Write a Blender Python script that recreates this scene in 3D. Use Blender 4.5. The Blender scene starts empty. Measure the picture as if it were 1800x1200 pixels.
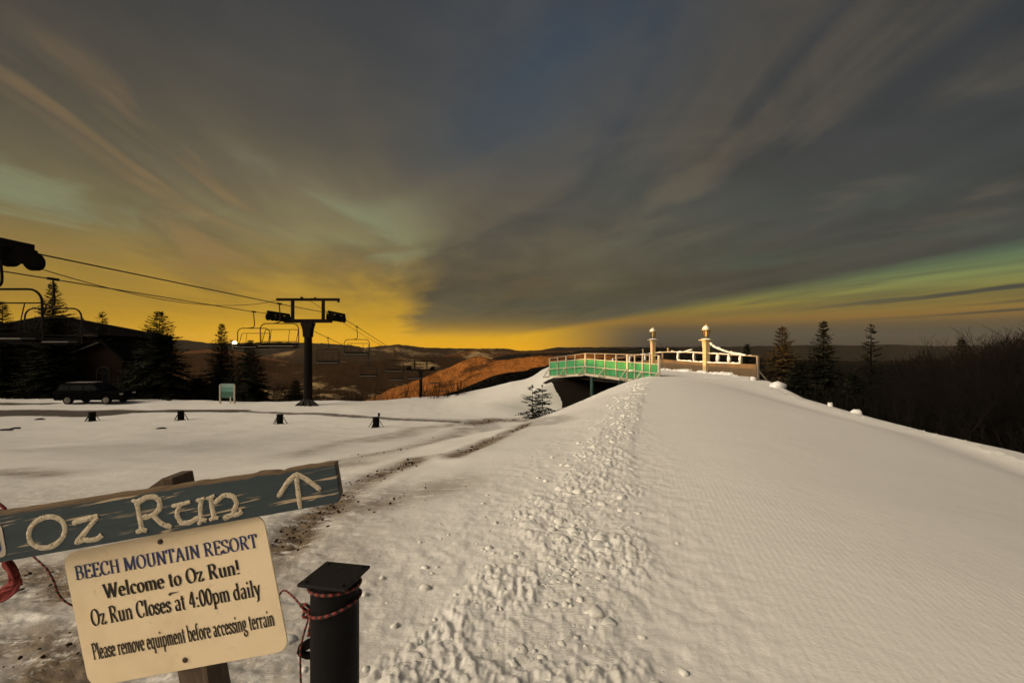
import bpy, bmesh, math, random
import numpy as np
from mathutils import Vector, Matrix, Euler

random.seed(7)
rng = np.random.default_rng(11)
scene = bpy.context.scene
col = scene.collection
R = math.radians
EYE = 1.65
FPX = 800.0            # focal length in photograph pixels (1800 wide)
HZ = 612.0             # horizon row of the photograph

# ------------------------------------------------------------------ camera
cam_d = bpy.data.cameras.new('camera')
cam = bpy.data.objects.new('camera', cam_d)
col.objects.link(cam)
cam.location = (0, 0, EYE)
cam.rotation_euler = (R(90), 0, 0)
cam_d.sensor_width = 36.0
cam_d.lens = 36.0 * FPX / 1800.0
cam_d.shift_y = (HZ - 600.0) / 1800.0
cam_d.clip_start = 0.05
cam_d.clip_end = 60000
scene.camera = cam

scene.view_settings.view_transform = 'Standard'
scene.view_settings.look = 'None'
scene.view_settings.exposure = 0.0
scene.view_settings.gamma = 1.0
scene.cycles.use_denoising = True
scene.cycles.max_bounces = 6
scene.cycles.diffuse_bounces = 4
scene.cycles.volume_bounces = 1
scene.cycles.sample_clamp_indirect = 4.0

SUN_AZ = -97.0         # degrees from the view direction, negative = left
SUN_EL = 3.2

# ------------------------------------------------------------------ node helper
class NT:
    def __init__(s, tree):
        s.t = tree; s.n = tree.nodes; s.l = tree.links
    def new(s, kind, **kw):
        n = s.n.new(kind)
        for k, v in kw.items(): setattr(n, k, v)
        return n
    def put(s, sock, v):
        if isinstance(v, bpy.types.NodeSocket): s.l.new(v, sock)
        elif isinstance(v, (tuple, list)):
            v = tuple(v)
            if len(sock.default_value) == 4 and len(v) == 3: v = v + (1.0,)
            sock.default_value = v
        else: sock.default_value = v
    def m(s, op, a, b=None, c=None, clamp=False):
        n = s.new('ShaderNodeMath', operation=op); n.use_clamp = clamp
        s.put(n.inputs[0], a)
        if b is not None: s.put(n.inputs[1], b)
        if c is not None: s.put(n.inputs[2], c)
        return n.outputs[0]
    def add(s, a, b): return s.m('ADD', a, b)
    def sub(s, a, b): return s.m('SUBTRACT', a, b)
    def mul(s, a, b): return s.m('MULTIPLY', a, b)
    def div(s, a, b): return s.m('DIVIDE', a, b)
    def sm(s, lo, hi, v):
        n = s.new('ShaderNodeMapRange', interpolation_type='SMOOTHSTEP')
        s.put(n.inputs[0], v); rev = lo > hi
        a, b = (hi, lo) if rev else (lo, hi)
        n.inputs[1].default_value = a; n.inputs[2].default_value = b
        n.inputs[3].default_value = 1.0 if rev else 0.0
        n.inputs[4].default_value = 0.0 if rev else 1.0
        return n.outputs[0]
    def mix(s, f, a, b):
        n = s.new('ShaderNodeMix', data_type='RGBA')
        s.put(n.inputs[0], f); s.put(n.inputs[6], a); s.put(n.inputs[7], b)
        return n.outputs[2]
    def vmul(s, c, f):
        n = s.new('ShaderNodeVectorMath', operation='SCALE')
        s.put(n.inputs[0], c); s.put(n.inputs[3], f)
        return n.outputs[0]
    def vadd(s, a, b):
        n = s.new('ShaderNodeVectorMath', operation='ADD')
        s.put(n.inputs[0], a); s.put(n.inputs[1], b)
        return n.outputs[0]
    def xyz(s, a, b, c):
        n = s.new('ShaderNodeCombineXYZ')
        for i, v in enumerate((a, b, c)): s.put(n.inputs[i], v)
        return n.outputs[0]
    def sep(s, v):
        n = s.new('ShaderNodeSeparateXYZ'); s.put(n.inputs[0], v)
        return n.outputs
    def noise(s, vec, scale, detail=4, rough=0.55, dist=0.0):
        n = s.new('ShaderNodeTexNoise'); n.noise_dimensions = '3D'
        s.put(n.inputs['Vector'], vec); n.inputs['Scale'].default_value = scale
        n.inputs['Detail'].default_value = detail; n.inputs['Roughness'].default_value = rough
        n.inputs['Distortion'].default_value = dist
        return n.outputs['Fac']
    def ramp(s, f, stops, interp='LINEAR'):
        n = s.new('ShaderNodeValToRGB'); cr = n.color_ramp; cr.interpolation = interp
        while len(cr.elements) < len(stops): cr.elements.new(0.5)
        for e, (p, c) in zip(cr.elements, stops):
            e.position = p; e.color = tuple(c) + (1.0,)
        s.put(n.inputs[0], f)
        return n.outputs[0]

def lin(r, g, b):
    f = lambda v: (v/255/12.92) if v/255 <= 0.04045 else ((v/255+0.055)/1.055)**2.4
    return (f(r), f(g), f(b))

# ------------------------------------------------------------------ sky
world = bpy.data.worlds.new('World')
scene.world = world
world.use_nodes = True
world.node_tree.nodes.clear()
W = NT(world.node_tree)
wout = W.new('ShaderNodeOutputWorld')
bg = W.new('ShaderNodeBackground')
bg.inputs['Strength'].default_value = 0.1
W.l.new(bg.outputs[0], wout.inputs[0])
sky = W.new('ShaderNodeTexSky')
sky.sky_type = 'NISHITA'
sky.sun_disc = False
sky.sun_elevation = R(SUN_EL)
sky.sun_rotation = R(SUN_AZ)
sky.altitude = 1600
tc = W.new('ShaderNodeTexCoord').outputs['Generated']
dx, dy, dz = W.sep(tc)[:3]
hor = W.m('SQRT', W.add(W.add(W.mul(dx, dx), W.mul(dy, dy)), 1e-4))
elev = W.m('MAXIMUM', W.div(dz, hor), 0.0)
sa = W.div(dx, hor)
ca = W.div(dy, hor)
pr = W.div(1.0, W.add(W.m('MAXIMUM', dz, 0.0), 0.012))
cx, cy = W.mul(dx, pr), W.mul(dy, pr)
A0 = R(-12.7)
u = W.add(W.mul(cx, math.sin(A0)), W.mul(cy, math.cos(A0)))
v = W.sub(W.mul(cx, math.cos(A0)), W.mul(cy, math.sin(A0)))
nA = W.noise(W.xyz(W.mul(u, 0.16), W.mul(v, 0.55), 3.1), 1.0, 5, 0.55, 0.35)
nB = W.noise(W.xyz(W.mul(u, 0.22), W.mul(v, 0.85), 8.7), 1.0, 5, 0.52, 0.7)
nC = W.noise(W.xyz(W.mul(u, 0.07), W.mul(v, 0.62), 1.9), 1.0, 4, 0.5, 0.1)
nD = W.noise(W.xyz(W.mul(u, 0.5), W.mul(v, 0.9), 5.2), 1.0, 5, 0.6, 0.6)
nE = W.noise(W.xyz(W.mul(u, 0.42), W.mul(v, 0.75), 12.4), 1.0, 5, 0.52, 0.9)
nG = W.noise(W.xyz(W.mul(dx, 2.2), W.mul(dy, 2.2), W.mul(dz, 5.0)), 1.6, 6, 0.6, 0.8)
nF = W.noise(W.xyz(W.mul(u, 0.40), W.mul(v, 1.3), 4.4), 1.0, 4, 0.5, 0.8)
nAs, nBs, nEs, nFs = (W.sm(0.30, 0.70, q) for q in (nA, nB, nE, nF))
# clear sky: warm band on the sun's side, dusk belt on the other side
warm = W.ramp(elev, [(0.0, lin(232, 168, 6)), (0.03, lin(220, 164, 12)), (0.085, lin(188, 145, 36)),
                     (0.15, lin(176, 142, 58)), (0.22, lin(148, 138, 92)), (0.30, lin(130, 118, 88)),
                     (0.42, lin(100, 92, 76)), (0.56, lin(78, 74, 68)), (1.0, lin(58, 61, 65))])
cool = W.ramp(elev, [(0.0, lin(52, 52, 52)), (0.026, lin(66, 64, 58)), (0.042, lin(92, 76, 54)), (0.056, lin(138, 102, 46)),
                     (0.085, lin(138, 122, 52)), (0.12, lin(126, 138, 80)), (0.17, lin(90, 136, 110)),
                     (0.24, lin(84, 120, 104)), (0.5, lin(70, 80, 92)), (1.0, lin(64, 72, 88))])
side = W.sm(0.0, 0.29, sa)
warm = W.vmul(warm, W.add(0.66, W.mul(W.sm(-0.82, -0.42, sa), 0.34)))
clear = W.mix(side, warm, cool)
# cloud colours
kw = W.ramp(elev, [(0.0, lin(150, 108, 22)), (0.10, lin(138, 108, 44)), (0.2, lin(112, 96, 62)), (0.36, lin(86, 78, 62)),
                   (0.6, lin(67, 66, 63)), (0.8, lin(58, 60, 63))])
kd = W.ramp(elev, [(0.0, lin(74, 72, 56)), (0.07, lin(76, 74, 60)), (0.14, lin(86, 76, 57)), (0.28, lin(82, 78, 68)),
                   (0.5, lin(69, 71, 72)), (0.8, lin(57, 62, 70))])
dr = W.ramp(elev, [(0.0, lin(66, 62, 50)), (0.2, lin(64, 62, 57)), (0.5, lin(57, 59, 61)), (0.8, lin(49, 53, 60))])
leftness = W.sm(0.9, -2.4, W.add(v, W.mul(W.sub(nA, 0.5), 2.6)))
cloud = W.mix(leftness, W.mix(W.sm(0.1, 0.75, sa), kd, dr), kw)
cloud = W.vmul(cloud, W.add(0.74, W.add(W.mul(nBs, 0.20), W.add(W.mul(nFs, 0.06), W.mul(W.sm(0.3, 0.7, nG), 0.20)))))
lit = W.mul(W.mul(W.sm(0.35, 1.0, W.mul(nEs, W.add(0.5, nG))), W.sm(0.12, 0.3, elev)), 0.38)
cloud = W.mix(lit, cloud, W.vmul(lin(122, 108, 84), W.sub(1.15, W.mul(elev, 0.7))))
deck = W.mul(W.sm(-0.7, 0.5, W.add(v, W.add(W.mul(W.sub(nA, 0.5), 2.0), W.mul(W.sub(nF, 0.5), 0.7)))),
             W.sm(6.5, 5.0, W.add(v, W.mul(W.sub(nC, 0.5), 1.5))))
far = W.sm(31.0, 8.0, W.add(u, W.mul(W.sub(nD, 0.5), 5.0)))
deck = W.mul(deck, far)
thin = W.mul(W.sm(0.30, 0.66, W.add(W.mul(nA, 0.55), W.mul(nF, 0.45))), W.sm(0.02, 0.14, elev))
thin = W.mul(thin, 0.9)
wob = W.mul(W.sub(nD, 0.5), 1.1)
st = None
for v0, w0, u0 in ((8.5, 0.34, 11.0), (10.7, 0.28, 8.5), (12.7, 0.34, 13.0)):
    q = W.mul(W.sm(w0*1.7, w0*0.4, W.m('ABSOLUTE', W.sub(W.add(v, wob), v0))), W.sm(u0, u0*0.5, u))
    st = q if st is None else W.m('MAXIMUM', st, q)
wisp = W.mul(W.mul(W.sm(0.50, 0.66, nF), W.sm(5.0, 6.4, v)), W.mul(W.sm(0.045, 0.09, elev), 0.5))
streak = W.m('MAXIMUM', W.mul(st, 1.0), wisp)
high = W.mul(W.sm(0.30, 0.7, elev), W.sm(0.25, 0.6, nE))
dens = W.m('MAXIMUM', W.m('MAXIMUM', deck, thin), W.m('MAXIMUM', streak, W.mul(high, 0.8)))
dens = W.mul(dens, W.add(0.80, W.mul(nD, 0.36)))
# a blue-grey thin place high in the deck
bp1 = W.m('POWER', W.div(W.sub(v, 0.50), 0.42), 2.0); bp2 = W.m('POWER', W.div(W.sub(u, 1.7), 1.0), 2.0)
blue = W.m('EXPONENT', W.mul(W.add(W.add(bp1, bp2), W.mul(W.sub(nE, 0.5), 1.6)), -1.0))
dens = W.m('MINIMUM', dens, 1.0)
gap = W.mul(W.mul(W.sm(0.50, 0.66, nE), W.mul(W.sm(0.13, 0.2, elev), W.sm(0.42, 0.26, elev))), W.mul(W.sm(-0.1, -0.35, sa), 0.55))
peach = W.mul(W.mul(W.sm(0.52, 0.68, nF), W.mul(W.sm(0.1, 0.18, elev), W.sm(0.6, 0.35, elev))), W.mul(W.sm(0.05, -0.3, sa), 0.30))
look = W.mix(dens, clear, cloud)
look = W.mix(gap, look, lin(140, 150, 116))
look = W.mix(peach, look, lin(176, 138, 84))
look = W.mix(W.mul(W.m('MINIMUM', blue, 1.0), 0.58), look, lin(60, 75, 90))
# behind the viewer: sky brightened unseen, plus an added patch to light the snow
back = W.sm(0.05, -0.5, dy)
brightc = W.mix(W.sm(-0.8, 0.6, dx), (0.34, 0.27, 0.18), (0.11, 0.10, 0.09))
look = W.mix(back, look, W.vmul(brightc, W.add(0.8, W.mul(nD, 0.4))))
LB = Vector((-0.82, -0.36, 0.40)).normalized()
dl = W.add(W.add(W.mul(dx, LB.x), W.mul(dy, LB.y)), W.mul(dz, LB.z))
fill_patch = W.sm(0.80, 0.975, dl)
look = W.mix(fill_patch, look, W.vmul((7.6, 6.35, 4.7), W.add(0.85, W.mul(nD, 0.3))))
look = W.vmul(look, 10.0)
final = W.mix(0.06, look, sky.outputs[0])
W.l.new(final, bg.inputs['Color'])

# ------------------------------------------------------------------ sun
sd = bpy.data.lights.new('sun', 'SUN')
sd.energy = 5.0
sd.angle = R(0.5)
sd.color = (1.0, 0.50, 0.12)
so = bpy.data.objects.new('sun', sd)
col.objects.link(so)
sdir = Vector((math.sin(R(SUN_AZ))*math.cos(R(SUN_EL)), math.cos(R(SUN_AZ))*math.cos(R(SUN_EL)), math.sin(R(SUN_EL))))
so.rotation_euler = sdir.to_track_quat('Z', 'Y').to_euler()
so.location = (-30, -10, 30)

# ------------------------------------------------------------------ numeric helpers
def sms(a, b, t):
    if a > b: return 1.0 - sms(b, a, t)
    t = np.clip((np.asarray(t, float)-a)/(b-a), 0, 1)
    return t*t*(3-2*t)

_perm = rng.random((512, 512))
def vnoise(x, y):
    x = np.asarray(x, float); y = np.asarray(y, float)
    xi = np.floor(x).astype(int); yi = np.floor(y).astype(int)
    fx = x-xi; fy = y-yi
    fx = fx*fx*fx*(fx*(fx*6-15)+10); fy = fy*fy*fy*(fy*(fy*6-15)+10)
    g = lambda a, b: _perm[a & 511, b & 511]
    return (g(xi, yi)*(1-fx)+g(xi+1, yi)*fx)*(1-fy)+(g(xi, yi+1)*(1-fx)+g(xi+1, yi+1)*fx)*fy
def fbm(x, y, o=4, g=0.5):
    s = 0.0; a = 1.0; n = 0.0
    for i in range(o):
        s = s+a*(vnoise(x*2.03**i+17.3*i, y*2.03**i+5.7*i)-0.5); n += a; a *= g
    return s/n*2

# ------------------------------------------------------------------ terrain height
def path_x(y):                       # middle of the rough strip of snow clods
    return np.interp(y, [1.0, 2.4, 6.0, 12.0, 22.0], [-0.35, 0.05, 1.12, 2.95, 6.2])
def path_w(y):
    return np.interp(y, [1.0, 2.4, 6.0, 12.0, 22.0], [1.0, 0.85, 0.62, 0.50, 0.5])
def base_left(y):
    return np.interp(y, [-30, 2.0, 6.0, 10, 15, 20, 25, 28, 40, 90], [0.3, 0.0, -0.32, -0.82, -1.52, -2.2, -2.66, -2.78, -2.86, -3.4])
def edge_y(x):
    return 38.6 + 0.8*sms(-21, -30, x) + 2.0*sms(-14, -6, x)
def xr_of(y):
    return np.interp(y, [-30, 5, 12, 24, 28, 33, 60], [15.4, 15.4, 15.5, 15.0, 15.6, 16.2, 16.5])
def height(x, y, detail=True):
    x = np.asarray(x, float); y = np.asarray(y, float)
    base = base_left(y)
    crest = np.interp(x, [-14, -11, -6.5, -2.7, 0, 3.2, 8, 12], [-3.2, -3.15, -2.95, -2.25, -1.60, -1.05, -0.75, -0.75])
    base = base+(np.maximum(crest, base)-base)*sms(30.5, 43, y)*sms(-15, -9, x)
    # ridge of the ski run
    xl = -0.8+0.35*np.clip(y, -10, 29)
    xr = xr_of(y)
    xc = np.minimum(0.6+0.3*np.clip(y, 0, 40), 10.5)
    top = np.interp(y, [-30, 0, 10, 20, 26, 30], [0.4, 0.0, 0.0, 0.03, -0.02, -0.05])
    amp = np.interp(y, [-30, 6, 10, 14, 17, 20, 24, 28], [3.9, 3.7, 2.5, 1.70, 1.62, 1.42, 1.0, 0.34])
    t = np.clip((x-xc)/(xr-xc), 0, 1.0)
    right = -amp*(np.sqrt(t*t+0.012)-0.1095)*t**0.35
    right = right-0.16*np.exp(-((x-(xr-2.6))/1.6)**2)*sms(2, 8, y)*sms(27, 20, y)+0.05*np.exp(-((x-(xr-1.1))/0.8)**2)*sms(27, 22, y)
    ridge = top+right
    s = (xl-x)
    Wd = 8.2
    k = sms(0, 1, s/Wd)
    h = ridge*(1-k)+base*k
    # drop beyond the right edge
    over = np.maximum(x-xr, 0)
    h = h-np.minimum(0.75*over*over/(over+0.8), 6.5+0.10*over)
    # far edge of the plateau
    ey = edge_y(x)+3.5*sms(-14, -3, x)+12*sms(1, 5, x)
    ov = np.maximum(y-ey, 0)
    h = h-(0.42-0.3*sms(-24, -32, x))*ov*ov/(ov+3.0)
    # wooded rises added unseen at left, shaped to keep low sun off the foreground
    S = np.interp(y, [-45, -24, 9, 12.5, 17, 30, 33, 50, 78], [0, 21, 21, 10, 3.7, 3.7, 9.5, 9.5, -3])+0.5*vnoise(x*0.2, y*0.35)
    k = sms(-46, -59, x+np.interp(y, [29, 36], [0, 10]))
    h = h+np.maximum(S-h, 0)*k
    # the road cutting under the bridge
    d = (x-7.6)*-0.33+(y-35.2)*0.944
    cut = -3.3+np.maximum(np.abs(d)-2.6, 0)*0.92
    al = (x-7.6)*0.944+(y-35.2)*0.33
    f = sms(-9.5, -4.5, al)
    cut = cut-0.1*np.maximum(al-6, 0)
    h = np.where(f > 0, h*(1-f)+np.minimum(h, cut)*f, h)
    if detail:
        near = sms(60, 40, np.abs(y))
        h = h+near*(0.10*fbm(x*0.25, y*0.25, 3)*sms(0, 2.5, s)+0.03*fbm(x*0.9+9, y*0.9, 3)*(0.25+0.75*sms(0, 2, s)))
    return h
def ground(x, y): return float(height(np.array([x]), np.array([y]))[0])
def ray_ground(px, py):
    ys = np.concatenate([np.arange(1.0, 70, 0.05)])
    xs = (px-900)/FPX*ys; zs = EYE-(py-HZ)/FPX*ys
    hit = np.nonzero(height(xs, ys) >= zs)[0]
    i = hit[0] if len(hit) else -1
    return float(xs[i]), float(ys[i])
def at(px, py, Y): return Vector(((px-900)/FPX*Y, Y, EYE-(py-HZ)/FPX*Y))

# ------------------------------------------------------------------ object helpers
def link_mesh(name, verts, faces, mats, parent=None, smooth=False, matidx=None):
    me = bpy.data.meshes.new(name)
    me.from_pydata([tuple(p) for p in verts], [], faces)
    for m_ in (mats if isinstance(mats, (list, tuple)) else [mats]): me.materials.append(m_)
    if smooth: me.polygons.foreach_set('use_smooth', [True]*len(me.polygons))
    if matidx is not None: me.polygons.foreach_set('material_index', matidx)
    me.update()
    o = bpy.data.objects.new(name, me)
    col.objects.link(o)
    if parent is not None: o.parent = parent
    return o
def tag(o, label, cat, group=None):
    o['label'] = label; o['category'] = cat
    if group: o['group'] = group
    return o
def thing(name, label, cat, loc=(0, 0, 0), rz=0.0, group=None):
    o = bpy.data.objects.new(name, None)
    o.empty_display_size = 0.2
    col.objects.link(o)
    o.location = loc; o.rotation_euler = (0, 0, rz)
    return tag(o, label, cat, group)
def kids(o): return [c for c in bpy.data.objects if c.parent == o]
def copy_tree(o, parent=None, label=None, loc=None, rz=None):
    c = o.copy(); col.objects.link(c); c.parent = parent
    if label: c['label'] = label
    if loc is not None: c.location = loc
    if rz is not None: c.rotation_euler = (0, 0, rz)
    for ch in kids(o): copy_tree(ch, c)
    return c

class MB:                       # collects shapes into one mesh
    def __init__(s): s.v = []; s.f = []
    def addmesh(s, vs, fs):
        b = len(s.v); s.v += [Vector(p) for p in vs]; s.f += [tuple(i+b for i in f) for f in fs]
        return s
    def box(s, c, size, rot=None):
        hx, hy, hz = size[0]/2, size[1]/2, size[2]/2
        vs = [Vector((a*hx, b*hy, d*hz)) for d in (-1, 1) for b in (-1, 1) for a in (-1, 1)]
        if rot is not None: vs = [rot @ p for p in vs]
        vs = [p+Vector(c) for p in vs]
        return s.addmesh(vs, [(0, 2, 3, 1), (4, 5, 7, 6), (0, 1, 5, 4), (2, 6, 7, 3), (0, 4, 6, 2), (1, 3, 7, 5)])
    def bar(s, a, b, w, t, up=(0, 0, 1)):          # rectangular bar from a to b
        a = Vector(a); b = Vector(b); d = (b-a).normalized()
        upv = Vector(up)
        if abs(d.dot(upv)) > 0.95: upv = Vector((0, 1, 0))
        x = d.cross(upv).normalized(); z = x.cross(d).normalized()
        vs = [p+x*i*w/2+z*j*t/2 for p in (a, b) for j in (-1, 1) for i in (-1, 1)]
        return s.addmesh(vs, [(0, 1, 3, 2), (4, 6, 7, 5), (0, 4, 5, 1), (2, 3, 7, 6), (0, 2, 6, 4), (1, 5, 7, 3)])
    def tube(s, pts, r, n=8, caps=True):
        pts = [Vector(p) for p in pts]
        rs = r if isinstance(r, (list, tuple)) else [r]*len(pts)
        b0 = len(s.v); prev = None
        for i, p in enumerate(pts):
            d = (pts[min(i+1, len(pts)-1)]-pts[max(i-1, 0)])
            d = d.normalized() if d.length > 1e-9 else Vector((0, 0, 1))
            if prev is None:
                q = Vector((0, 0, 1)) if abs(d.z) < 0.9 else Vector((1, 0, 0))
                x = d.cross(q).normalized()
            else:
                x = (prev-d*prev.dot(d))
                x = x.normalized() if x.length > 1e-6 else d.orthogonal().normalized()
            prev = x; z = d.cross(x)
            for k in range(n):
                a = 2*math.pi*k/n
                s.v.append(p+x*math.cos(a)*rs[i]+z*math.sin(a)*rs[i])
        for i in range(len(pts)-1):
            for k in range(n):
                k2 = (k+1) % n
                s.f.append((b0+i*n+k, b0+i*n+k2, b0+(i+1)*n+k2, b0+(i+1)*n+k))
        if caps:
            s.f.append(tuple(b0+k for k in reversed(range(n))))
            s.f.append(tuple(b0+(len(pts)-1)*n+k for k in range(n)))
        return s
    def lathe(s, c, prof, n=24, axis='z', caps=True):
        c = Vector(c); b0 = len(s.v)
        for (r, z) in prof:
            for k in range(n):
                a = 2*math.pi*k/n
                p = (r*math.cos(a), r*math.sin(a), z)
                if axis == 'x': p = (z, r*math.cos(a), r*math.sin(a))
                elif axis == 'y': p = (r*math.sin(a), z, r*math.cos(a))
                s.v.append(c+Vector(p))
        for i in range(len(prof)-1):
            for k in range(n):
                k2 = (k+1) % n
                s.f.append((b0+i*n+k, b0+i*n+k2, b0+(i+1)*n+k2, b0+(i+1)*n+k))
        if caps:
            s.f.append(tuple(b0+k for k in reversed(range(n))))
            s.f.append(tuple(b0+(len(prof)-1)*n+k for k in range(n)))
        return s
    def prism(s, poly, ext):     # poly: list of Vector, ext: Vector
        n = len(poly); ext = Vector(ext)
        vs = [Vector(p) for p in poly]+[Vector(p)+ext for p in poly]
        fs = [tuple(reversed(range(n))), tuple(range(n, 2*n))]
        fs += [(i, (i+1) % n, n+(i+1) % n, n+i) for i in range(n)]
        return s.addmesh(vs, fs)
    def build(s, name, mat, parent=None, smooth=False, bevel=0.0, seg=2):
        o = link_mesh(name, s.v, s.f, mat, parent, smooth)
        bm = bmesh.new(); bm.from_mesh(o.data)
        bmesh.ops.recalc_face_normals(bm, faces=bm.faces)
        bm.to_mesh(o.data); bm.free()
        if smooth:
            try: o.data.set_sharp_from_angle(angle=R(38))
            except Exception: pass
        if bevel > 0:
            m_ = o.modifiers.new('bevel', 'BEVEL'); m_.width = bevel; m_.segments = seg; m_.limit_method = 'ANGLE'; m_.angle_limit = R(40)
        return o

# ------------------------------------------------------------------ materials
def mat(name, base, rough=0.6, metal=0.0, var=0.25, scale=4.0, bump=0.0, bscale=40.0, stretch=(1, 1, 1), second=None, thr=(0.5, 0.62), spec=0.5, sub=0.0):
    m_ = bpy.data.materials.new(name); m_.use_nodes = True
    T = NT(m_.node_tree); p = T.n['Principled BSDF']
    oc = T.new('ShaderNodeTexCoord').outputs['Object']
    mp = T.new('ShaderNodeMapping'); T.put(mp.inputs[0], oc); mp.inputs['Scale'].default_value = stretch
    vec = mp.outputs[0]
    n1 = T.noise(vec, scale, 5, 0.6)
    c = T.vmul(base, T.add(1-var, T.mul(n1, 2*var)))
    if second is not None:
        n2 = T.noise(vec, scale*2.3, 6, 0.65, 0.3)
        c = T.mix(T.sm(thr[0], thr[1], n2), c, second)
    T.put(p.inputs['Base Color'], c)
    T.put(p.inputs['Roughness'], T.add(rough-0.08, T.mul(n1, 0.16)))
    p.inputs['Metallic'].default_value = metal
    p.inputs['Specular IOR Level'].default_value = spec
    if bump > 0:
        b = T.new('ShaderNodeBump'); b.inputs['Strength'].default_value = bump; b.inputs['Distance'].default_value = 0.02
        T.put(b.inputs['Height'], T.noise(vec, bscale, 5, 0.65))
        T.l.new(b.outputs[0], p.inputs['Normal'])
    return m_

M = {}
M['black_steel'] = mat('black_steel', (0.010, 0.0095, 0.010), 0.6, 0.0, 0.3, 9, 0.15, 60, spec=0.06)
M['cap_steel'] = mat('cap_steel', (0.012, 0.011, 0.011), 0.6, 0.0, 0.35, 14, 0.2, 90, spec=0.15)
M['lift_steel'] = mat('lift_steel', (0.012, 0.010, 0.009), 0.85, 0.0, 0.3, 3, spec=0.03)
M['chair_steel'] = mat('chair_steel', (0.016, 0.014, 0.012), 0.8, 0.0, 0.3, 3, spec=0.05)
M['rubber'] = mat('rubber', (0.008, 0.0075, 0.007), 0.9, 0, 0.3, 5, spec=0.03)
M['cable'] = mat('cable', (0.018, 0.016, 0.014), 0.6, 0.0, 0.2, 3, spec=0.3)
M['grey_wood'] = mat('grey_wood', (0.20, 0.165, 0.125), 0.8, 0, 0.4, 3, 0.3, 30, (1, 1, 6))
M['pale_wood'] = mat('pale_wood', (0.52, 0.47, 0.36), 0.8, 0, 0.45, 6, 0.3, 30, (1, 1, .5), (0.30, 0.24, 0.16), (0.5, 0.72))
M['board_wood'] = mat('board_wood', (0.12, 0.078, 0.040), 0.8, 0, 0.35, 2.5, 0.3, 14, (2.5, 2.5, 0.4))
M['post_wood'] = mat('post_wood', (0.085, 0.055, 0.034), 0.85, 0, 0.5, 9, 0.5, 40, (3, 3, 0.35), (0.13, 0.095, 0.06), (0.5, 0.7))
M['green_panel'] = mat('green_panel', (0.034, 0.25, 0.095), 0.6, 0, 0.6, 1.6, 0.1, 20, (1, 1, 0.4), (0.07, 0.29, 0.07), (0.45, 0.7))
M['green_pile'] = mat('green_pile', (0.012, 0.045, 0.035), 0.7, 0, 0.3, 3)
M['dark_wood'] = mat('dark_wood', (0.03, 0.022, 0.016), 0.85, 0, 0.4, 3)
M['bark'] = mat('bark', (0.010, 0.0085, 0.0075), 0.95, 0, 0.45, 6, spec=0.02)
M['needles'] = mat('needles', (0.016, 0.019, 0.011), 0.9, 0, 0.45, 1.2, second=(0.024, 0.020, 0.011), spec=0.05)
M['needles_brown'] = mat('needles_brown', (0.062, 0.044, 0.020), 0.85, 0, 0.45, 1.2, second=(0.085, 0.048, 0.018), spec=0.15)  # lit copy of the needles: warm sunlight put into the colour
M['lodge_wall'] = mat('lodge_wall', (0.012, 0.009, 0.007), 0.95, 0, 0.4, 1.5, 0.2, 6, (0.3, 0.3, 6), spec=0.0)
M['wing_wall'] = mat('wing_wall', (0.016, 0.011, 0.008), 0.95, 0, 0.3, 1.5, 0.2, 6, (0.3, 0.3, 6), spec=0.0)
M['roof'] = mat('roof', (0.009, 0.008, 0.008), 0.95, 0, 0.3, 3, 0.2, 10, spec=0.0)
M['glass'] = mat('glass', (0.008, 0.009, 0.011), 0.25, 0, 0.1, 2, spec=0.12)
M['trim'] = mat('trim', (0.040, 0.030, 0.024), 0.8, 0, 0.25, 3, spec=0.05)
M['snow_cap'] = mat('snow_cap', (0.80, 0.79, 0.78), 0.65, 0, 0.05, 4, 0.4, 14, spec=0.25)
M['clod'] = mat('clod', (0.80, 0.79, 0.75), 0.7, 0, 0.06, 3, 0.5, 25, second=(0.66, 0.66, 0.56), thr=(0.56, 0.75), spec=0.2)
M['lamp_stone'] = mat('lamp_stone', (0.52, 0.40, 0.22), 0.75, 0, 0.3, 5, 0.3, 20)  # stone warmed in its colour to stand for golden sunlight
M['lamp_metal'] = mat('lamp_metal', (0.09, 0.065, 0.04), 0.55, 0, 0.3, 6)
M['rope_red'] = mat('rope_red', (0.19, 0.012, 0.009), 0.75, 0, 0.3, 60, 0.3, 200)
M['car_paint'] = mat('car_paint', (0.0035, 0.0035, 0.004), 0.6, 0.0, 0.15, 3, spec=0.01)
M['rim'] = mat('rim', (0.22, 0.20, 0.18), 0.6, 0.2, 0.15, 5)
M['lens_glass'] = mat('lens_glass', (0.35, 0.33, 0.30), 0.2, 0, 0.15, 5)
M['red_lens'] = mat('red_lens', (0.12, 0.012, 0.01), 0.25, 0, 0.1, 5)
M['white_post'] = mat('white_post', (0.42, 0.37, 0.30), 0.7, 0, 0.2, 6)
M['screw'] = mat('screw', (0.07, 0.045, 0.03), 0.6, 0.3, 0.3, 60)
M['ink_blue'] = mat('ink_blue', (0.030, 0.040, 0.125), 0.6, 0, 0.25, 40, spec=0.3)
M['ink_black'] = mat('ink_black', (0.020, 0.016, 0.013), 0.6, 0, 0.3, 40, spec=0.3)
M['blue_paint'] = mat('blue_paint', (0.02, 0.05, 0.30), 0.6, 0, 0.2, 30)
M['cream_paint'] = mat('cream_paint', (0.62, 0.53, 0.39), 0.75, 0, 0.35, 60, 0.6, 160, second=(0.23, 0.17, 0.09), thr=(0.52, 0.66))
M['litter_brown'] = mat('litter_brown', (0.045, 0.028, 0.016), 0.9, 0, 0.5, 30, spec=0.1)
M['litter'] = mat('litter', (0.02, 0.017, 0.014), 0.9, 0, 0.3, 5)

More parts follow.
